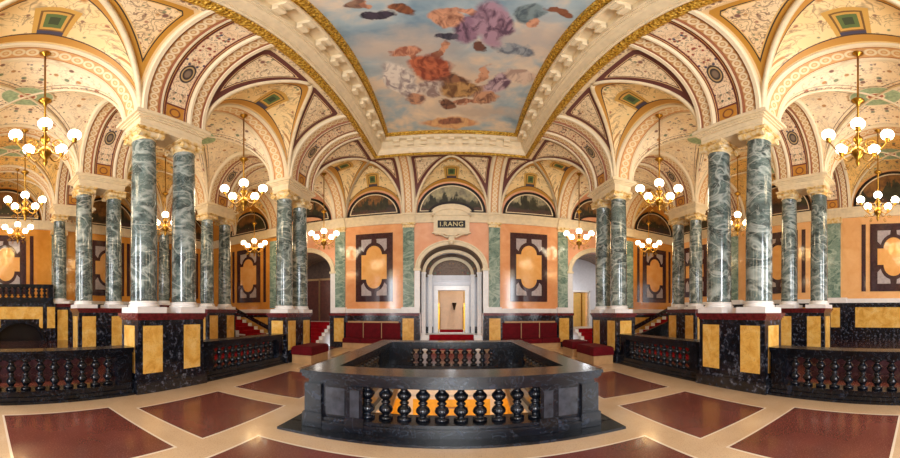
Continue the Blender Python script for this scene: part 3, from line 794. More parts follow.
for s in (-1, 1):
    inlay(wall_back, (s * 3.52, YB, 2.12), 0, 1.76, 3.22)
    wall_piece('wall_field', 'field_orange', [(s * 2.18, s * 4.92, YB - .008, YB, 1.8, 5.75)], wall_back)
    inlay(wall_back, (s * 10.75, YB, 2.2), 0, 1.7, 3.1)
    for dx in (-1.15, 1.15): thin_strip(wall_back, (s * 10.75 + dx, YB, 2.2), 0, .16, 3.1)
    for (y0, y1) in BAYS[1:]:
        ym = (y0 + y1) / 2; rz = pi / 2 if s < 0 else -pi / 2
        inlay(side_wall[s], (s * XL[s], ym, 2.5), rz, 1.95, 2.9)
        for dy in (-1.25, 1.25): thin_strip(side_wall[s], (s * XL[s], ym + dy, 2.5), rz, .18, 2.9)

# lunette paintings
def lunette_painting(loc, rz, r, canvas, label, bump=None):
    o = empty('lunette_painting', loc, rz); tag(o, label, 'painting', 'lunette paintings')
    fn = lambda a, b, d: (a, -d, b)
    def half(rr, z0, n=28):
        w0 = asin(min(1, z0 / rr)); return [(rr * cos(w0 + (pi - 2 * w0) * i / n), rr * sin(w0 + (pi - 2 * w0) * i / n)) for i in range(n + 1)]
    def ring(ro, zo, ri, zi, d, nm, mt):
        A, B = half(ro, zo), half(ri, zi); n = len(A); mb = MB()
        P = [fn(a, b, d) for a, b in A] + [fn(a, b, d) for a, b in B] + [fn(a, b, 0) for a, b in A] + [fn(a, b, 0) for a, b in B]
        F = []
        for i in range(n):
            j = (i + 1) % n; F += [(i, j, n + j, n + i), (i, 2 * n + i, 2 * n + j, j), (n + i, n + j, 3 * n + j, 3 * n + i)]
        mb.add(P, F); mb.build(nm, mt, o)
    ring(r + .02, 0.005, r - .10, .10, .06, 'frame', 'black_frame')
    ring(r - .10, .10, r - .145, .145, .05, 'liner', 'cream_stone')
    c = MB(); c.prism(half(r - .14, .14), fn, 0.005, .03); c.build('canvas', canvas, o)
    if bump:
        bw_, bh = bump; m = MB(); n = 20; P = []
        for i in range(n + 1):
            w = pi * i / n
            for e, d in ((0, 0), (0, .07), (.09, .07), (.09, .05), (.13, .05), (.13, 0)): P.append(fn((bw_ + e) * cos(w), .0 + (bh + e) * sin(w), d))
        m.add(P, [(i * 6 + j, i * 6 + j + 1, (i + 1) * 6 + j + 1, (i + 1) * 6 + j) for i in range(n) for j in range(5)], 0); m.build('lower_frame', 'black_frame', o)
        m = MB(); m.prism([(bw_ * cos(pi * i / n), bh * sin(pi * i / n)) for i in range(n + 1)], fn, 0, .06); m.build('lower_field', 'wall_peach' if bw_ > .95 else 'cream_stone', o)
    return o
lunette_painting((0, YB - .02, 6.2), 0, 1.52, 'landscape_canvas', 'half-round landscape painting above the lettered plaque', (.92, .46))
for s in (-1, 1):
    lunette_painting((s * 3.55, YB - .02, 6.2), 0, 1.24, 'landscape_canvas' if s > 0 else 'dusk_canvas', f'half-round landscape painting above the {SIDE[s]} red wall bench')
    lunette_painting((s * 7.08, YB - .02, 6.2), 0, 1.42, 'dusk_canvas', f'half-round painting above the {SIDE[s]} arched side opening', (1.0, .34))
    lunette_painting((s * 10.72, YB - .02, 6.2), 0, 1.36, 'dusk_canvas', f'half-round painting at the end of the {SIDE[s]} outer aisle')
    for (y0, y1), wh in zip(BAYS[1:], ('nearest', 'middle', 'farthest')):
        lunette_painting((s * (XL[s] - .02), (y0 + y1) / 2, 6.2), pi / 2 if s < 0 else -pi / 2, 1.66, 'dusk_canvas', f'half-round painting high on the {SIDE[s]} side wall, {wh} of three')

# plaque over the central arch
pq = empty('wall_plaque', (0, YB - .09, 4.75)); tag(pq, 'cream cartouche with dark name board reading I.RANG over the central arch', 'sign')
fn = lambda a, b, d: (a, -d, b)
mb = MB(); arc = [(.78 * cos(pi * i / 20), 1.27 + .34 * sin(pi * i / 20)) for i in range(21)]
mb.prism([(-.78, .42), (-.70, .36), (-.3, .36), (-.12, .28), (.12, .28), (.3, .36), (.70, .36), (.78, .42)] + arc, fn, 0, .22); mb.build('cartouche', 'cream_stone', pq)
mb = MB(); ro = [(.86 * cos(pi * i / 20), 1.30 + .40 * sin(pi * i / 20)) for i in range(21)]; ri = [(.72 * cos(pi * i / 20), 1.27 + .28 * sin(pi * i / 20)) for i in range(21)]
P = [fn(a, b, .28) for a, b in ro] + [fn(a, b, .28) for a, b in ri] + [fn(a, b, .1) for a, b in ro] + [fn(a, b, .2) for a, b in ri]; n = 21
mb.add(P, [f for i in range(n - 1) for f in ((i, i + 1, n + i + 1, n + i), (i, 2 * n + i, 2 * n + i + 1, i + 1), (n + i, n + i + 1, 3 * n + i + 1, 3 * n + i))]); mb.box(-.86, .86, -.28, -.1, 1.24, 1.32); mb.box(-.84, .84, -.26, -.1, .40, .46)
mb.build('pediment', 'cream_stone', pq)
mb = MB(); mb.box(-.13, .13, -.22, -.02, .02, .30); mb.lathe([(.001, -.12), (.09, -.1), (.12, 0), (.09, .06), (.001, .06)], (0, -.2, .0), 12)
for s in (-1, 1): mb.tube([(s * x, -.24, z) for x, z in ((.1, .22), (.25, .24), (.4, .32), (.52, .34))], [.05, .045, .04, .03], 8)
mb.build('scroll_bracket', 'cream_stone', pq)
mb = MB(); mb.box(-.60, .60, -.25, -.2, .66, 1.0); nb = mb.build('name_board', 'sign_black', pq)
fc = bpy.data.curves.new('lettering', 'FONT'); fc.body = 'I.RANG'; fc.size = .30; fc.align_x = 'CENTER'; fc.extrude = .008; fc.space_character = 1.08
ft = bpy.data.objects.new('lettering_source', fc); COL.objects.link(ft)
bpy.context.view_layer.update()
me = bpy.data.meshes.new_from_object(ft.evaluated_get(bpy.context.evaluated_depsgraph_get())); bpy.data.objects.remove(ft)
me.materials.clear(); me.materials.append(M['sign_letter'])
lt = place(me, 'lettering', nb, (0, -.258, .725)); lt.rotation_euler = (pi / 2, 0, 0)

# ------------------------------------------------------------------ rooms beyond the openings
def steps(mb, n, x0, dx, y0, y1, z0, dz, mi=0, along='x', zb=0):
    """n solid steps starting at x0 and going by dx each"""
    for i in range(n):
        a, b = x0 + dx * i, x0 + dx * n
        if along == 'x': mb.box(a, b, y0, y1, zb if i == 0 else z0 + dz * i - .001, z0 + dz * (i + 1), mi)
        else: mb.box(y0, y1, a, b, zb if i == 0 else z0 + dz * i - .001, z0 + dz * (i + 1), mi)
LAND = .6
pf = MB(); pf.box(-XW, XW, WT - .04, YB + 6.5, LAND - .1, LAND); tag(pf.build('floor', 'white_marble'), 'raised pale floor beyond the arched openings', 'floor', kind='structure')
YD = 15.0
cw = MB()
cw.box(-1.72, -1.5, WT, YD, LAND, 5.6, 0); cw.box(1.5, 1.72, WT, YD, LAND, 5.6, 0)
cw.box(-1.7, -.68, YD, YD + .25, LAND, 5.6, 0); cw.box(.68, 1.7, YD, YD + .25, LAND, 5.6, 0); cw.box(-.68, .68, YD, YD + .25, 2.75, 5.6, 0)
ctr = cw.build('wall_passage', 'grey_white_paint'); tag(ctr, 'pale grey walls of the short passage behind the central arch', 'wall', kind='structure')
# passage vault, inner arch rings, cornice over the door
pv = MB(); pv.grid(lambda u, v: (-1.5 * cos(pi * u), WT + (YD - WT) * v, 3.55 + 1.15 * sin(pi * u)), 24, 8, lambda u, v: (3 * u - 1.5, 2 * v), lambda u, v: 1.0)
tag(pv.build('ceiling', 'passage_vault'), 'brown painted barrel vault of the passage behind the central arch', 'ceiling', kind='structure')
for y, hw, rise in ((WT + .12, 1.20, .92), (YD - .25, .96, .74)):
    r = MB(); n = 28; prof = [(0, 0), (0, -.10), (.07, -.12), (.14, -.12), (.16, -.06), (.16, 0)]; P = []
    for i in range(n + 1):
        w = pi * i / n
        for e, d in prof: P.append((-(hw + e) * cos(w), y + d, 3.5 + (rise + e) * sin(w)))
    k = len(prof); r.add(P, [(i * k + j, i * k + j + 1, (i + 1) * k + j + 1, (i + 1) * k + j) for i in range(n) for j in range(k - 1)])
    r.build('arch_ring', 'cream_stone', ctr)
    wall_piece('jamb', 'white_marble', [(s * hw, s * (hw + .18), y - .12, y + .02, LAND, 3.42) for s in (-1, 1)] + [(s * (hw - .03), s * (hw + .22), y - .15, y + .02, 3.42, 3.5) for s in (-1, 1)], ctr)
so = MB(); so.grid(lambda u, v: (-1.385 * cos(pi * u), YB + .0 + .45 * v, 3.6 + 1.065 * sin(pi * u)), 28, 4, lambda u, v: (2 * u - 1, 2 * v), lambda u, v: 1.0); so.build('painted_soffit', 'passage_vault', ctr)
ty = MB(); ty.grid(lambda u, v: (-1.45 * v * cos(pi * u), YD - .03, 3.42 + 1.2 * v * sin(pi * u)), 28, 8, lambda u, v: (-1.4 * v * cos(pi * u), 1.2 * v * sin(pi * u)), lambda u, v: 1.0); ty.build('painted_tympanum', 'passage_vault', ctr)
wall_piece('dado', 'black_marble', [(s * .92, s * 1.5, YD - .28, YD - .02, LAND, LAND + .32) for s in (-1, 1)], ctr)
wall_piece('door_cornice', 'grey_white_paint', [(-1.1, 1.1, YD - .06, YD, 3.0, 3.18), (-1.2, 1.2, YD - .14, YD, 3.18, 3.26), (-1.15, 1.15, YD - .1, YD, 3.26, 3.5)], ctr)
wall_piece('door_architrave', 'white_marble', [(s * .68, s * .88, YD - .05, YD, LAND, 2.77) for s in (-1, 1)] + [(-.9, .9, YD - .06, YD, 2.76, 2.98)], ctr)
for s in (-1, 1):
    d = empty('door_%d' % (1 if s < 0 else 2), (s * .66, YD + .15, LAND)); tag(d, f'slim brass-edged door leaf standing open on the {SIDE[s]} of the central doorway', 'door', kind='structure')
    p = MB(); p.box(-.03, .03, 0, .5, 0.02, 2.1); p.build('leaf', 'ochre_paint', d)
    p = MB(); p.box(-.05, .05, -.04, 0, .1, 1.5); p.tube([(-s * .07, -.06, .2), (-s * .07, -.06, 1.3)], .022, 8); p.build('brass_edge', 'brass', d)
bw = MB(); bw.box(-XW, XW, 17.6, 17.8, LAND, 5.6); tag(bw.build('wall_corridor', 'corridor_paint'), 'pale wall of the corridor beyond the central doorway', 'wall', kind='structure')
scn = empty('wall_sconce', (.16, 17.6, 1.9)); tag(scn, 'small dark bronze wall sconce seen through the central doorway', 'lamp')
p = MB(); p.lathe([(.001, -.12), (.04, -.1), (.07, .05), (.13, .26), (.13, .3), (.001, .3)], (0, -.16, 0), 14); p.build('bowl', 'bronze', scn)
p = MB(); p.box(-.05, .05, -.06, 0, -.1, .12); p.box(-.02, .02, -.16, -.04, -.02, .02); p.build('bracket', 'bronze', scn)
# central red steps
cs = empty('stairs', (0, YB - .55, 0)); tag(cs, 'short flight of white steps with red carpet rising to the central doorway', 'stairs')
p = MB(); steps(p, 3, 0, .32, -1.38, 1.38, 0, .2, along='y'); p.build('steps', 'white_marble', cs)
p = MB()
for i in range(3): p.box(-1.0, 1.0, .32 * i - .012, .32 * i + .33, .2 * i + .01, .2 * (i + 1) + .012)
p.build('carpet', 'carpet', cs)
p = MB(); p.box(-.62, .62, YD - YB + .20, YD - YB + .62, LAND, LAND + .15); p.build('upper_step', 'white_marble', cs)
p = MB(); p.box(-.58, .58, YD - YB + .185, YD - YB + .63, LAND + .05, LAND + .165); p.build('upper_carpet', 'carpet', cs)
# side passages
for s in (-1, 1):
    w = MB(); w.box(s * 5.3, s * 5.6, WT, 17.6, LAND, 5.6); w.box(s * 9.2, s * 9.4, WT, 17.6, LAND, 5.6)
    if s < 0: w.box(-9.2, -5.3, 16.6, 16.8, LAND, 5.6)
    else:
        w.box(5.3, 7.0, 16.2, 16.4, LAND, 5.6); w.box(8.1, 9.2, 16.2, 16.4, LAND, 5.6); w.box(7.0, 8.1, 16.2, 16.4, 2.85, 5.6)
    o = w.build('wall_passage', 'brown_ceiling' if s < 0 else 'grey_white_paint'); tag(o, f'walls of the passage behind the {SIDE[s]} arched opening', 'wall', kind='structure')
    if s < 0:
        for k in range(3):
            d = empty('door_%d' % (3 + k), (-8.3 + .88 * k, 16.6, LAND)); tag(d, ('leftmost', 'middle', 'rightmost')[k] + ' brown panelled door leaf beyond the left arched opening', 'door', kind='structure')
            p = MB(); p.box(-.40, .40, -.06, 0, .5, 3.0); p.build('leaf', 'dark_wood', d)
            p = MB(); p.box(-.46, -.40, -.09, 0, .4, 3.1); p.box(.40, .46, -.09, 0, .4, 3.1); p.box(-.46, .46, -.09, 0, 3.0, 3.12); p.build('door_frame', 'bench_wood', d)
    else:
        d = empty('door_6', (7.45, 16.35, LAND)); tag(d, 'ochre door standing in a white frame beyond the right arched opening', 'door', kind='structure')
        p = MB(); p.box(-.42, .5, .1, .16, 0, 2.25); p.build('leaf', 'ochre_paint', d)
        p = MB(); p.box(-.55, -.45, -.22, 0, 0, 2.35); p.box(.58, .68, -.22, 0, 0, 2.35); p.box(-.55, .68, -.22, 0, 2.25, 2.35); p.build('door_frame', 'white_marble', d)
        p = MB(); p.box(-.42, -.36, .04, .1, 0, 2.2); p.box(.2, .26, .04, .1, 0, 2.2); p.build('brass_edge', 'brass', d)
    v = MB(); v.grid(lambda u, w_: (s * 7.3 - 1.9 * cos(pi * u), WT + (17.6 - WT) * w_, 3.6 + 1.25 * sin(pi * u)), 24, 6, lambda u, w_: (4 * u - 2, 4 * w_), lambda u, w_: 1.0)
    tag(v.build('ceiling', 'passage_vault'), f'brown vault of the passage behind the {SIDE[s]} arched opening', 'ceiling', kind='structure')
    st = empty('stairs', (s * 7.08, YB - 1.1, 0)); tag(st, f'red-carpeted steps climbing through the {SIDE[s]} arched opening', 'stairs')
    p = MB(); nn = 7 if s < 0 else 5; steps(p, nn, 0, .32, -1.15, 1.15, 0, .16, along='y'); p.box(-1.15, 1.15, .32 * nn, 3.95, .62, .16 * nn); p.build('steps', 'white_marble', st)
    p = MB()
    a, b = sorted((-s * .98, s * 1.15))
    for i in range(nn): p.box(a, b, .32 * i - .012, .32 * i + .33, .16 * i + .01, .16 * (i + 1) + .012)
    p.build('carpet', 'carpet', st)

# raised outer aisles with carpeted steps
for s in (-1, 1):
    for (y0, y1), nm in (((-.7, 2.7), 'nearest'), ((4.65, 9.5), 'middle')):
        st = empty('stairs', (s * 6.7, (y0 + y1) / 2, 0)); h = (y1 - y0) / 2
        tag(st, (f'low red-carpeted steps rising to the {SIDE[s]} outer aisle behind the farther balustrade' if y0 > 0 else f'low dark steps rising to the {SIDE[s]} outer aisle behind the nearer balustrade'), 'stairs')
        p = MB(); steps(p, 4, 0, s * .42, -h, h, 0, .125); p.build('steps', 'white_marble' if y0 > 0 else 'purple_marble', st)
        p = MB()
        for i in range(4 if y0 > 0 else 0):
            a = s * .42 * i; p.box(a - s * .012, a + s * .43, -h + .35, h - .1, .125 * i + .01, .125 * (i + 1) + .012)
        if p.v: p.build('carpet', 'carpet', st)
    p = MB(); p.box(s * 8.38, s * (XW if s > 0 else 11.6), -.7, 11.2, 0.0, .5); tag(p.build('floor', 'purple_marble'), f'raised floor of the {SIDE[s]} outer aisle', 'floor', kind='structure')
# the flight along the end wall of each outer aisle
for s in (-1, 1):
    st = empty('stairs', (s * 8.3, 12.24, 0)); nS = 9
    tag(st, 'red-carpeted flight climbing outward along the end wall of the left aisle' if s < 0 else 'flight behind a dark sloping parapet at the end wall of the right aisle', 'stairs')
    p = MB(); steps(p, nS, 0, s * .41, -.75, .8, 0, .175); p.build('steps', 'white_marble', st)
    p = MB()
    for i in range(nS): p.box(s * (.41 * i - .012), s * (.41 * i + .42), -.76, .45, .175 * i + .01, .175 * (i + 1) + .012)
    p.build('carpet', 'carpet', st)
    fn = lambda a, b, d: (s * a, d, b)
    p = MB(); p.prism([(.0, .29), (3.7, 1.84), (3.7, 2.05), (.0, .54)], fn, .80, .88); p.build('string', 'black_marble', st)
    if s > 0:
        p = MB(); p.prism([(0, 0), (3.7, 0), (3.7, 1.75), (0, .58)], fn, -.9, -.76); p.build('parapet', 'rail_marble', st)

# ------------------------------------------------------------------ balustrades
def baluster_mesh(h, r=.085):
    pr = [(.001, 0), (1.0, 0), (1.0, .07), (.55, .10), (.45, .13), (.62, .17), (.95, .24), (1.0, .29), (.85, .36), (.5, .43), (.42, .455), (.62, .475), (.66, .50), (.62, .525), (.42, .545), (.5, .57), (.85, .64), (1.0, .71), (.95, .76), (.62, .83), (.45, .87), (.55, .90), (1.0, .93), (1.0, 1.0), (.001, 1.0)]
    m = MB(); m.lathe([(a * r if a > .01 else .001, z * h) for a, z in pr], seg=16); return m.mesh('baluster', 'rail_marble')
BAL = baluster_mesh(.47, .092)
sw = empty('stairwell_balustrade', (0, 5.8, 0)); tag(sw, 'dark blue-black marble balustrade enclosing the rectangular stair opening in the middle', 'balustrade')
WS = .23
def ring(o_x, y0, y1, wd, z0, z1, mb, e=0.0):
    x = o_x + e; a, b = y0 - e, y1 + e; w = wd + 2 * e; v = WS + 2 * e
    mb.box(-x, x, a, a + w, z0, z1); mb.box(-x, x, b - w, b, z0, z1); mb.box(-x, -x + v, a + w, b - w, z0, z1); mb.box(x - v, x, a + w, b - w, z0, z1)
OX, OY0, OY1, WD = 1.86, 3.52 - 5.8, 8.12 - 5.8, .36
m = MB(); m.box(-2.16, 2.16, 3.25 - 5.8, 3.52 - 5.8 + .1, 0, .035); m.box(-2.16, 2.16, 8.05 - 5.8, 8.4 - 5.8, 0, .035)
m.box(-2.16, -1.8, 3.6 - 5.8, 8.06 - 5.8, 0, .035); m.box(1.8, 2.16, 3.6 - 5.8, 8.06 - 5.8, 0, .035); m.build('kerb', 'rail_marble', sw)
m = MB(); ring(OX, OY0, OY1, WD, .035, .15, m, .05); ring(OX, OY0, OY1, WD, .15, .20, m, .02); m.build('base', 'rail_marble', sw)
m = MB(); ring(OX, OY0, OY1, WD, .66, .72, m, -.02); ring(OX, OY0, OY1, WD, .72, .75, m, .02); ring(OX, OY0, OY1, WD, .75, .80, m, .05); ring(OX, OY0, OY1, WD, .80, .84, m, .07); m.build('rail', 'rail_marble', sw)
def plate(mb, x0, x1, y, d, z0, z1): mb.box(x0, x1, y, y + d, z0, z1)
for sy, ye in ((-1, OY0), (1, OY1)):
    for s in (-1, 1):
        m = MB(); yi = ye - sy * WD; m.box(s * 1.08, s * OX, ye - sy * .02, yi + sy * .02, .2, .66)
        for a, b in ((1.08, 1.28), (1.64, 1.88)): m.box(s * a, s * b, ye + sy * .03, ye - sy * .06, .0 + .2, .66); m.box(s * (a - .02), s * (b + .02), ye + sy * .06, ye - sy * .05, .04, .25)
        blk = m.build('end_block', 'rail_marble', sw)
        for a, b in ((1.33, 1.59), (1.12, 1.24)):
            e = .0 if a > 1.3 else .05
            q = MB(); q.box(s * a, s * b, ye - sy * .03 + sy * e, ye - sy * .01 + sy * e, .24, .62); q.build('panel', 'grey_dark_marble', blk)
    for k in range(10): place(BAL, 'baluster', sw, (-1.065 + .2367 * k, ye - sy * WD / 2, .2))
for s in (-1, 1):
    for a, b in ((OY0 + WD, -1.05), (1.05, OY1 - WD)):
        m = MB(); m.box(s * (OX - .02), s * (OX - WS + .02), a, b, .2, .66); m.build('end_block', 'rail_marble', sw)
    for k in range(8): place(BAL, 'baluster', sw, (s * (OX - WS / 2), -.92 + .263 * k, .2))
# the shaft of the stair below the floor
sh = empty('stair_shaft', (0, 5.8, 0)); tag(sh, 'yellow-lit stair shaft seen through the central balustrade', 'stair shaft', kind='structure')
hx, h0, h1 = 1.5, 3.9 - 5.8, 7.75 - 5.8
def shell(mb, z0, z1, g, t=.3):
    mb.box(-hx - t, -hx + g, h0 - t, h1 + t, z0, z1); mb.box(hx - g, hx + t, h0 - t, h1 + t, z0, z1); mb.box(-hx + g, hx - g, h1 - g, h1 + t, z0, z1); mb.box(-hx + g, hx - g, h0 - t, h0 + g, z0, z1)
m = MB(); shell(m, -.32, -.01, .0); m.build('floor_edge', 'black_marble', sh)
m = MB(); shell(m, -.42, -.32, .10); shell(m, -.62, -.42, .02); shell(m, -.70, -.62, .07); m.build('cornice', 'white_marble', sh)
m = MB(); shell(m, -3.2, -.70, .0); m.build('shaft_wall', 'stair_yellow', sh)
m = MB(); m.box(-hx - .3, hx + .3, h0 - .3, h1 + .3, -3.4, -3.2); m.build('shaft_floor', 'floor_beige', sh)
for x in (-1.08, 1.08):
    m = MB(); m.box(x - .07, x + .07, h1 - .06, h1, -3.2, -.7); m.build('pilaster', 'white_marble', sh)
m = MB(); m.box(-.42, .42, h1 - .04, h1, -.98, -.94); m.box(-.42, .42, h1 - .04, h1, -1.22, -1.19); m.build('moulding', 'bench_wood', sh)
for s in (-1, 1):
    m = MB(); fn = lambda a, b, d: (s * d, a, b)
    m.prism([(h0, -1.6), (h1, -.35), (h1, -.22), (h0, -1.45)], fn, hx - .14, hx); m.build('string', 'white_marble', sh)
    m = MB(); m.prism([(h0, -1.42), (h1, -.20), (h1, -.12), (h0, -1.34)], fn, hx - .2, hx - .05); m.build('handrail', 'bench_wood', sh)

BAL2 = baluster_mesh(.56, .095)
def side_balustrade(s, x, y0, y1, z, label, n, rail_h=.94, group='side balustrades', blk=.32):
    h = (y1 - y0) / 2
    o = empty('balustrade', (s * x, (y0 + y1) / 2, z)); tag(o, label, 'balustrade', group)
    m = MB(); m.box(-.26, .26, -h, h, 0, .05); m.box(-.22, .22, -h, h, .05, .12); m.box(-.18, .18, -h, h, .1, .22); m.build('base', 'rail_marble', o)
    m = MB(); m.box(-.15, .15, -h, h, .78 * rail_h / .94, .84 * rail_h / .94); m.box(-.19, .19, -h, h, .84 * rail_h / .94, .89 * rail_h / .94); m.box(-.22, .22, -h, h, .89 * rail_h / .94, rail_h); m.build('rail', 'rail_marble', o)
    for e in (-1, 1):
        m = MB(); m.box(-.16, .16, e * h, e * (h - blk), .2, .8 * rail_h / .94); m.box(-.19, .19, e * (h - .05), e * (h - blk + .05), .26, .72 * rail_h / .94); m.build('end_block', 'rail_marble', o)
    L = 2 * (h - blk)
    for k in range(n):
        b = place(BAL2, 'baluster', o, (0, -h + blk + L * (k + .5) / n, .22)); b.scale = (1, 1, (.78 * rail_h / .94 - .22) / .56)
    return o
for s in (-1, 1):
    side_balustrade(s, 5.22, -.76, 2.755, 0, f'black marble balustrade between the pedestals on the {SIDE[s]}, nearer of the two', 11)
    side_balustrade(s, 5.22, 4.585, 7.945, 0, f'black marble balustrade between the pedestals on the {SIDE[s]}, farther of the two', 11)
# left wall gallery with an arched dark recess below
gw = MB(); ya, yb, gx = -.76, 2.85, -11.55
gw.box(-XW, gx, ya, .42, 0, 1.98); gw.box(-XW, gx, 2.38, yb, 0, 1.98)
n = 20
for i in range(n):
    a, b = pi * i / n, pi * (i + 1) / n; c0, hw0 = 1.4, .98
    p = [(c0 - hw0 * cos(a), .35 + .85 * sin(a)), (c0 - hw0 * cos(b), .35 + .85 * sin(b))]
    gw.add([(x, y, z) for x in (gx, -XW + .05) for y, z in ((p[0][0], p[0][1]), (p[1][0], p[1][1]), (p[1][0], 1.98), (p[0][0], 1.98))], [(0, 1, 2, 3), (4, 7, 6, 5), (0, 4, 5, 1), (2, 6, 7, 3)])
g = gw.build('gallery_base', 'black_marble'); tag(g, 'dark wall base with arched recess under the gallery balustrade at the left wall', 'wall base', kind='structure')
wall_piece('panel', 'yellow_marble', [(gx - .01, gx + .015, -.5, 2.3, 1.36, 1.84), (gx - .01, gx + .015, -.5, .62, 1.0, 1.36), (gx - .01, gx + .015, 2.16, 2.3, 1.0, 1.36), (gx - .01, gx + .015, 2.48, 2.8, 1.0, 1.84)], g)
ar = MB(); P = []
for i in range(25):
    w = pi * i / 24
    for e, d in ((0, 0), (0, .05), (.12, .05), (.12, 0)): P.append((gx + d, 1.4 - (.98 + e) * cos(w), .35 + (.85 + e) * sin(w)))
ar.add(P, [(i * 4 + j, i * 4 + j + 1, (i + 1) * 4 + j + 1, (i + 1) * 4 + j) for i in range(24) for j in range(3)]); ar.build('arch_moulding', 'rail_marble', g)
wall_piece('recess_back', 'black_frame', [(-XW + .0, -XW + .06, .4, 2.4, 0, 1.3)], g)
side_balustrade(-1, 11.8, -.76, 2.75, 1.98, 'dark balustrade of the small gallery high at the left wall', 13, .76, 'gallery balustrade', .2)

lw = MB(); lw.box(-12.2, -11.85, 4.55, 7.95, 0, 1.98); lw = lw.build('gallery_base', 'black_marble'); tag(lw, 'dark wall base with one long yellow panel between the gallery pedestals', 'wall base', kind='structure')
wall_piece('panel', 'yellow_marble', [(-11.86, -11.835, 4.9, 7.6, 1.0, 1.82)], lw)
gf = MB(); gf.box(-XL[-1], -12.2, -.76, YB, 1.85, 1.95); tag(gf.build('floor', 'purple_marble'), 'raised floor of the gallery at the far left', 'floor', kind='structure')

# ------------------------------------------------------------------ seats
for s in (-1, 1):
    b = empty('wall_bench', (s * 3.53, YB - .08, 0)); tag(b, f'long dark red upholstered wall bench under the {SIDE[s]} marble panel of the end wall', 'bench', 'wall benches')
    p = MB(); p.box(-1.28, 1.28, -.62, 0, 0, .26); p.build('base', 'bench_wood', b)
    for k in range(3):
        x0, x1 = -1.28 + k * .855, -1.28 + (k + 1) * .855 - .015
        p = MB(); p.box(x0, x1, -.64, -.14, .26, .44); p.box(x0 + .02, x1 - .02, -.62, -.14, .44, .47); p.build('seat_cushion', 'velvet', b)
        p = MB(); p.box(x0, x1, -.17, 0, .44, 1.16); p.box(x0 + .03, x1 - .03, -.19, -.15, .5, 1.12); p.build('back_cushion', 'velvet', b)
    for k in (1, 2):
        x = -1.28 + k * .855 - .008; p = MB(); p.box(x - .015, x + .015, -.195, 0, .44, 1.2); p.build('divider', 'bench_wood', b)
    p = MB(); p.box(-1.18, 1.18, -.19, 0, 1.16, 1.23); p.build('top_rail', 'bench_wood', b)
def ottoman(x, y, w, d, label):
    o = empty('upholstered_stool', (x, y, 0)); tag(o, label, 'stool', 'red stools by the pedestals')
    p = MB(); p.box(-w / 2 + .02, w / 2 - .02, -d / 2 + .02, d / 2 - .02, 0, .28); p.build('base', 'bench_wood', o)
    p = MB()
    for i, (e, z0, z1) in enumerate(((0, .28, .50), (.02, .50, .53), (.05, .53, .55))): p.box(-w / 2 + e, w / 2 - e, -d / 2 + e, d / 2 - e, z0, z1)
    p.build('seat', 'velvet', o)
ottoman(-4.48, 8.75, .72, 1.3, 'low red velvet stool on a pale base at the far left pedestal')
ottoman(4.48, 8.6, .72, 1.25, 'low red velvet stool against the far right pedestal, nearer of two')
ottoman(4.62, 10.4, .72, 1.0, 'low red velvet stool behind the far right pedestal, farther of two')

# ------------------------------------------------------------------ chandeliers
def make_chandelier():
    o = empty('chandelier', (0, 0, 0))
    p = MB(); p.lathe([(.001, 0), (.11, 0), (.10, -.03), (.05, -.07), (.03, -.12), (.001, -.13)], seg=16); p.build('ceiling_rose', 'brass', o)
    p = MB(); p.tube([(0, 0, -.1), (0, 0, -2.75)], .02, 8); p.build('rod', 'brass', o)
    p = MB(); p.lathe([(.001, -1.62), (.03, -1.64), (.11, -1.72), (.13, -1.75), (.09, -1.79), (.04, -1.83), (.03, -1.9), (.001, -1.91)], seg=16); p.build('collar', 'brass', o)
    p = MB(); p.lathe([(.001, -2.5), (.03, -2.52), (.06, -2.58), (.03, -2.64), (.035, -2.72), (.09, -2.80), (.10, -2.86), (.06, -2.93), (.035, -2.98), (.05, -3.04), (.12, -3.12), (.13, -3.18), (.09, -3.26), (.035, -3.33), (.05, -3.38), (.03, -3.45), (.001, -3.5)], seg=18); p.build('body', 'brass', o)
    arm = MB(); pts = []
    for i in range(21):
        t = i / 20; x = .05 + .49 * t; z = -3.10 - .16 * sin(pi * t * 1.1) + .08 * t * t
        pts.append((x, 0, z))
    arm.tube(pts, .015, 6)
    arm.tube([(.22 + .11 * (1 - i / 18) * cos(2 * pi * i / 12), 0, -2.98 + .11 * (1 - i / 18) * sin(2 * pi * i / 12)) for i in range(18)], .012, 6)
    arm.tube([(.36 + .08 * (1 - i / 18) * cos(-2 * pi * i / 12), 0, -3.34 + .07 * (1 - i / 18) * sin(-2 * pi * i / 12)) for i in range(18)], .01, 6)
    ex, ez = pts[-1][0], pts[-1][2]
    arm.lathe([(.001, ez - .04), (.045, ez - .02), (.03, ez + .02), (.06, ez + .05), (.065, ez + .065), (.001, ez + .065)], (ex, 0, 0), 12)
    arm = arm.mesh('arm', 'brass')
    gl = MB(); gl.sphere((ex, 0, ez + .16), .122, 18, 12); gl = gl.mesh('globe', 'lamp_globe')
    for k in range(5):
        a = place(arm, 'arm', o, (0, 0, 0), 2 * pi * k / 5); place(gl, 'globe', a)
    return o
CH = make_chandelier(); first = True
lights = []
def chandelier(x, y, top, label, group, watt, drop=0, col=(1, .78, .48)):
    global first
    o = CH if first else copy_tree(CH)
    first = False
    rz = atan2(-y, -x); o.location = (x, y, top); o.rotation_euler = (0, 0, rz)
    if drop:
        for ch in o.children:
            if ch.name.startswith('rod'): ch.scale = (1, 1, 1 + drop / 2.75)
            elif not ch.name.startswith('ceiling_rose'): ch.location = (ch.location.x, ch.location.y, ch.location.z - drop)
    tag(o, label, 'chandelier', group)
    l = bpy.data.lights.new('chandelier_light', 'POINT'); l.energy = watt; l.color = col; l.shadow_soft_size = .35
    lo = bpy.data.objects.new('chandelier_light', l); COL.objects.link(lo); lo.location = (x, y, top - 3.0 - drop); lights.append(lo)
GA, GB = 'chandeliers under the inner arches', 'chandeliers under the outer arches'
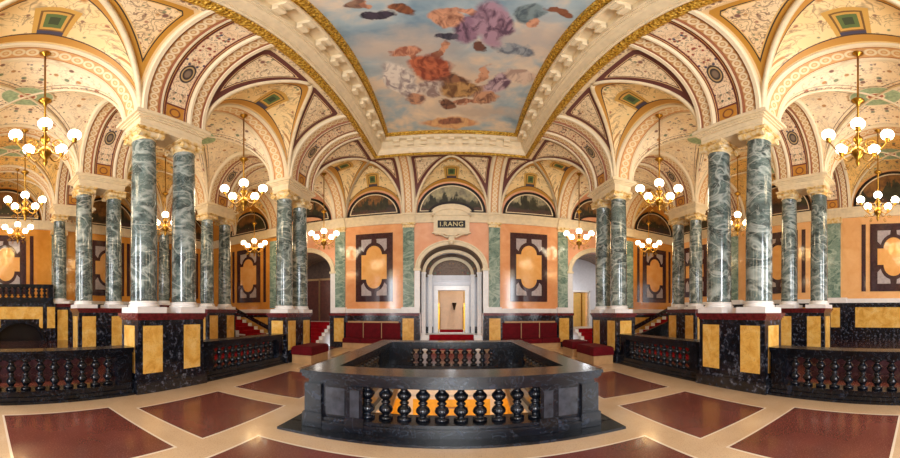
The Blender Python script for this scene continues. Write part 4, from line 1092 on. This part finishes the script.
AT = SPR + 1.795 - .04
WA, WB = 48, 55
for s in (-1, 1):
    for (y0, y1), w in zip(BAYS[1:], ('nearest', 'middle', 'farthest')):
        chandelier(s * XCA, (y0 + y1) / 2 + (.05 if w == 'nearest' else 0), AT, f'brass chandelier with glowing globes under the {SIDE[s]} inner arcade, {w} of its row', GA, WA, .15 if w == 'farthest' else 0)
        chandelier(s * XCB, (y0 + y1) / 2 + (.2 if w == 'nearest' else 0), AT, f'brass chandelier with glowing globes under the {SIDE[s]} outer arcade, {w} of its row', GB, WB, .1 if w == 'farthest' else 0, (1, .64, .26))
chandelier(-XCC, 1.36, AT, 'brass chandelier hanging under the gallery arch at the far left', 'chandelier of the gallery', 55, 0, (1, .64, .26))

# ------------------------------------------------------------------ light
def area(name, loc, rot, sx, sy, watt, col):
    l = bpy.data.lights.new(name, 'AREA'); l.shape = 'RECTANGLE'; l.size = sx; l.size_y = sy; l.energy = watt; l.color = col
    o = bpy.data.objects.new(name, l); COL.objects.link(o); o.location = loc; o.rotation_euler = rot; return o
for c in WIN: area('window_daylight', (c, YF + .02, 3.3), (pi / 2, 0, 0), 1.9, 4.6, 330 if c else 780, (.93, .97, 1.0))
def point(name, loc, watt, col, r=.2):
    l = bpy.data.lights.new(name, 'POINT'); l.energy = watt; l.color = col; l.shadow_soft_size = r
    o = bpy.data.objects.new(name, l); COL.objects.link(o); o.location = loc
point('shaft_lamp', (0, 4.6, -2.5), 75, (1, .93, .78), .3)
point('passage_lamp', (0, 14.2, 2.6), 9, (.95, .97, 1))
point('corridor_lamp', (.9, 16.0, 4.4), 75, (1, .84, .6))
point('corridor_lamp', (-7.3, 15.2, 3.2), 16, (1, .9, .8)); point('corridor_lamp', (7.3, 15.0, 3.0), 22, (.95, .97, 1)); point('corridor_lamp', (7.5, 17.0, 2.4), 30, (1, .8, .5))
W = bpy.data.worlds.new('World'); SC.world = W; W.use_nodes = True
W.node_tree.nodes['Background'].inputs[0].default_value = (.8, .9, 1, 1); W.node_tree.nodes['Background'].inputs[1].default_value = 1.0

# ------------------------------------------------------------------ camera
F, XC, YH = 297.5, 451.5, 313.0
cd = bpy.data.cameras.new('camera'); cam = bpy.data.objects.new('camera', cd); COL.objects.link(cam)
cam.location = (0, 0, EYE); cam.rotation_euler = (pi / 2, 0, 0)
cd.type = 'PANO'; cd.panorama_type = 'EQUIRECTANGULAR'
cd.longitude_min = -XC / F; cd.longitude_max = (900 - XC) / F
cd.latitude_min = -(458 - YH) / F; cd.latitude_max = YH / F
SC.camera = cam
SC.view_settings.view_transform = 'Standard'; SC.view_settings.look = 'None'; SC.view_settings.gamma = 1; SC.view_settings.exposure = .46
SC.view_settings.use_curve_mapping = False
SC.cycles.use_denoising = True; SC.cycles.max_bounces = 8; SC.cycles.diffuse_bounces = 4; SC.cycles.sample_clamp_indirect = 6
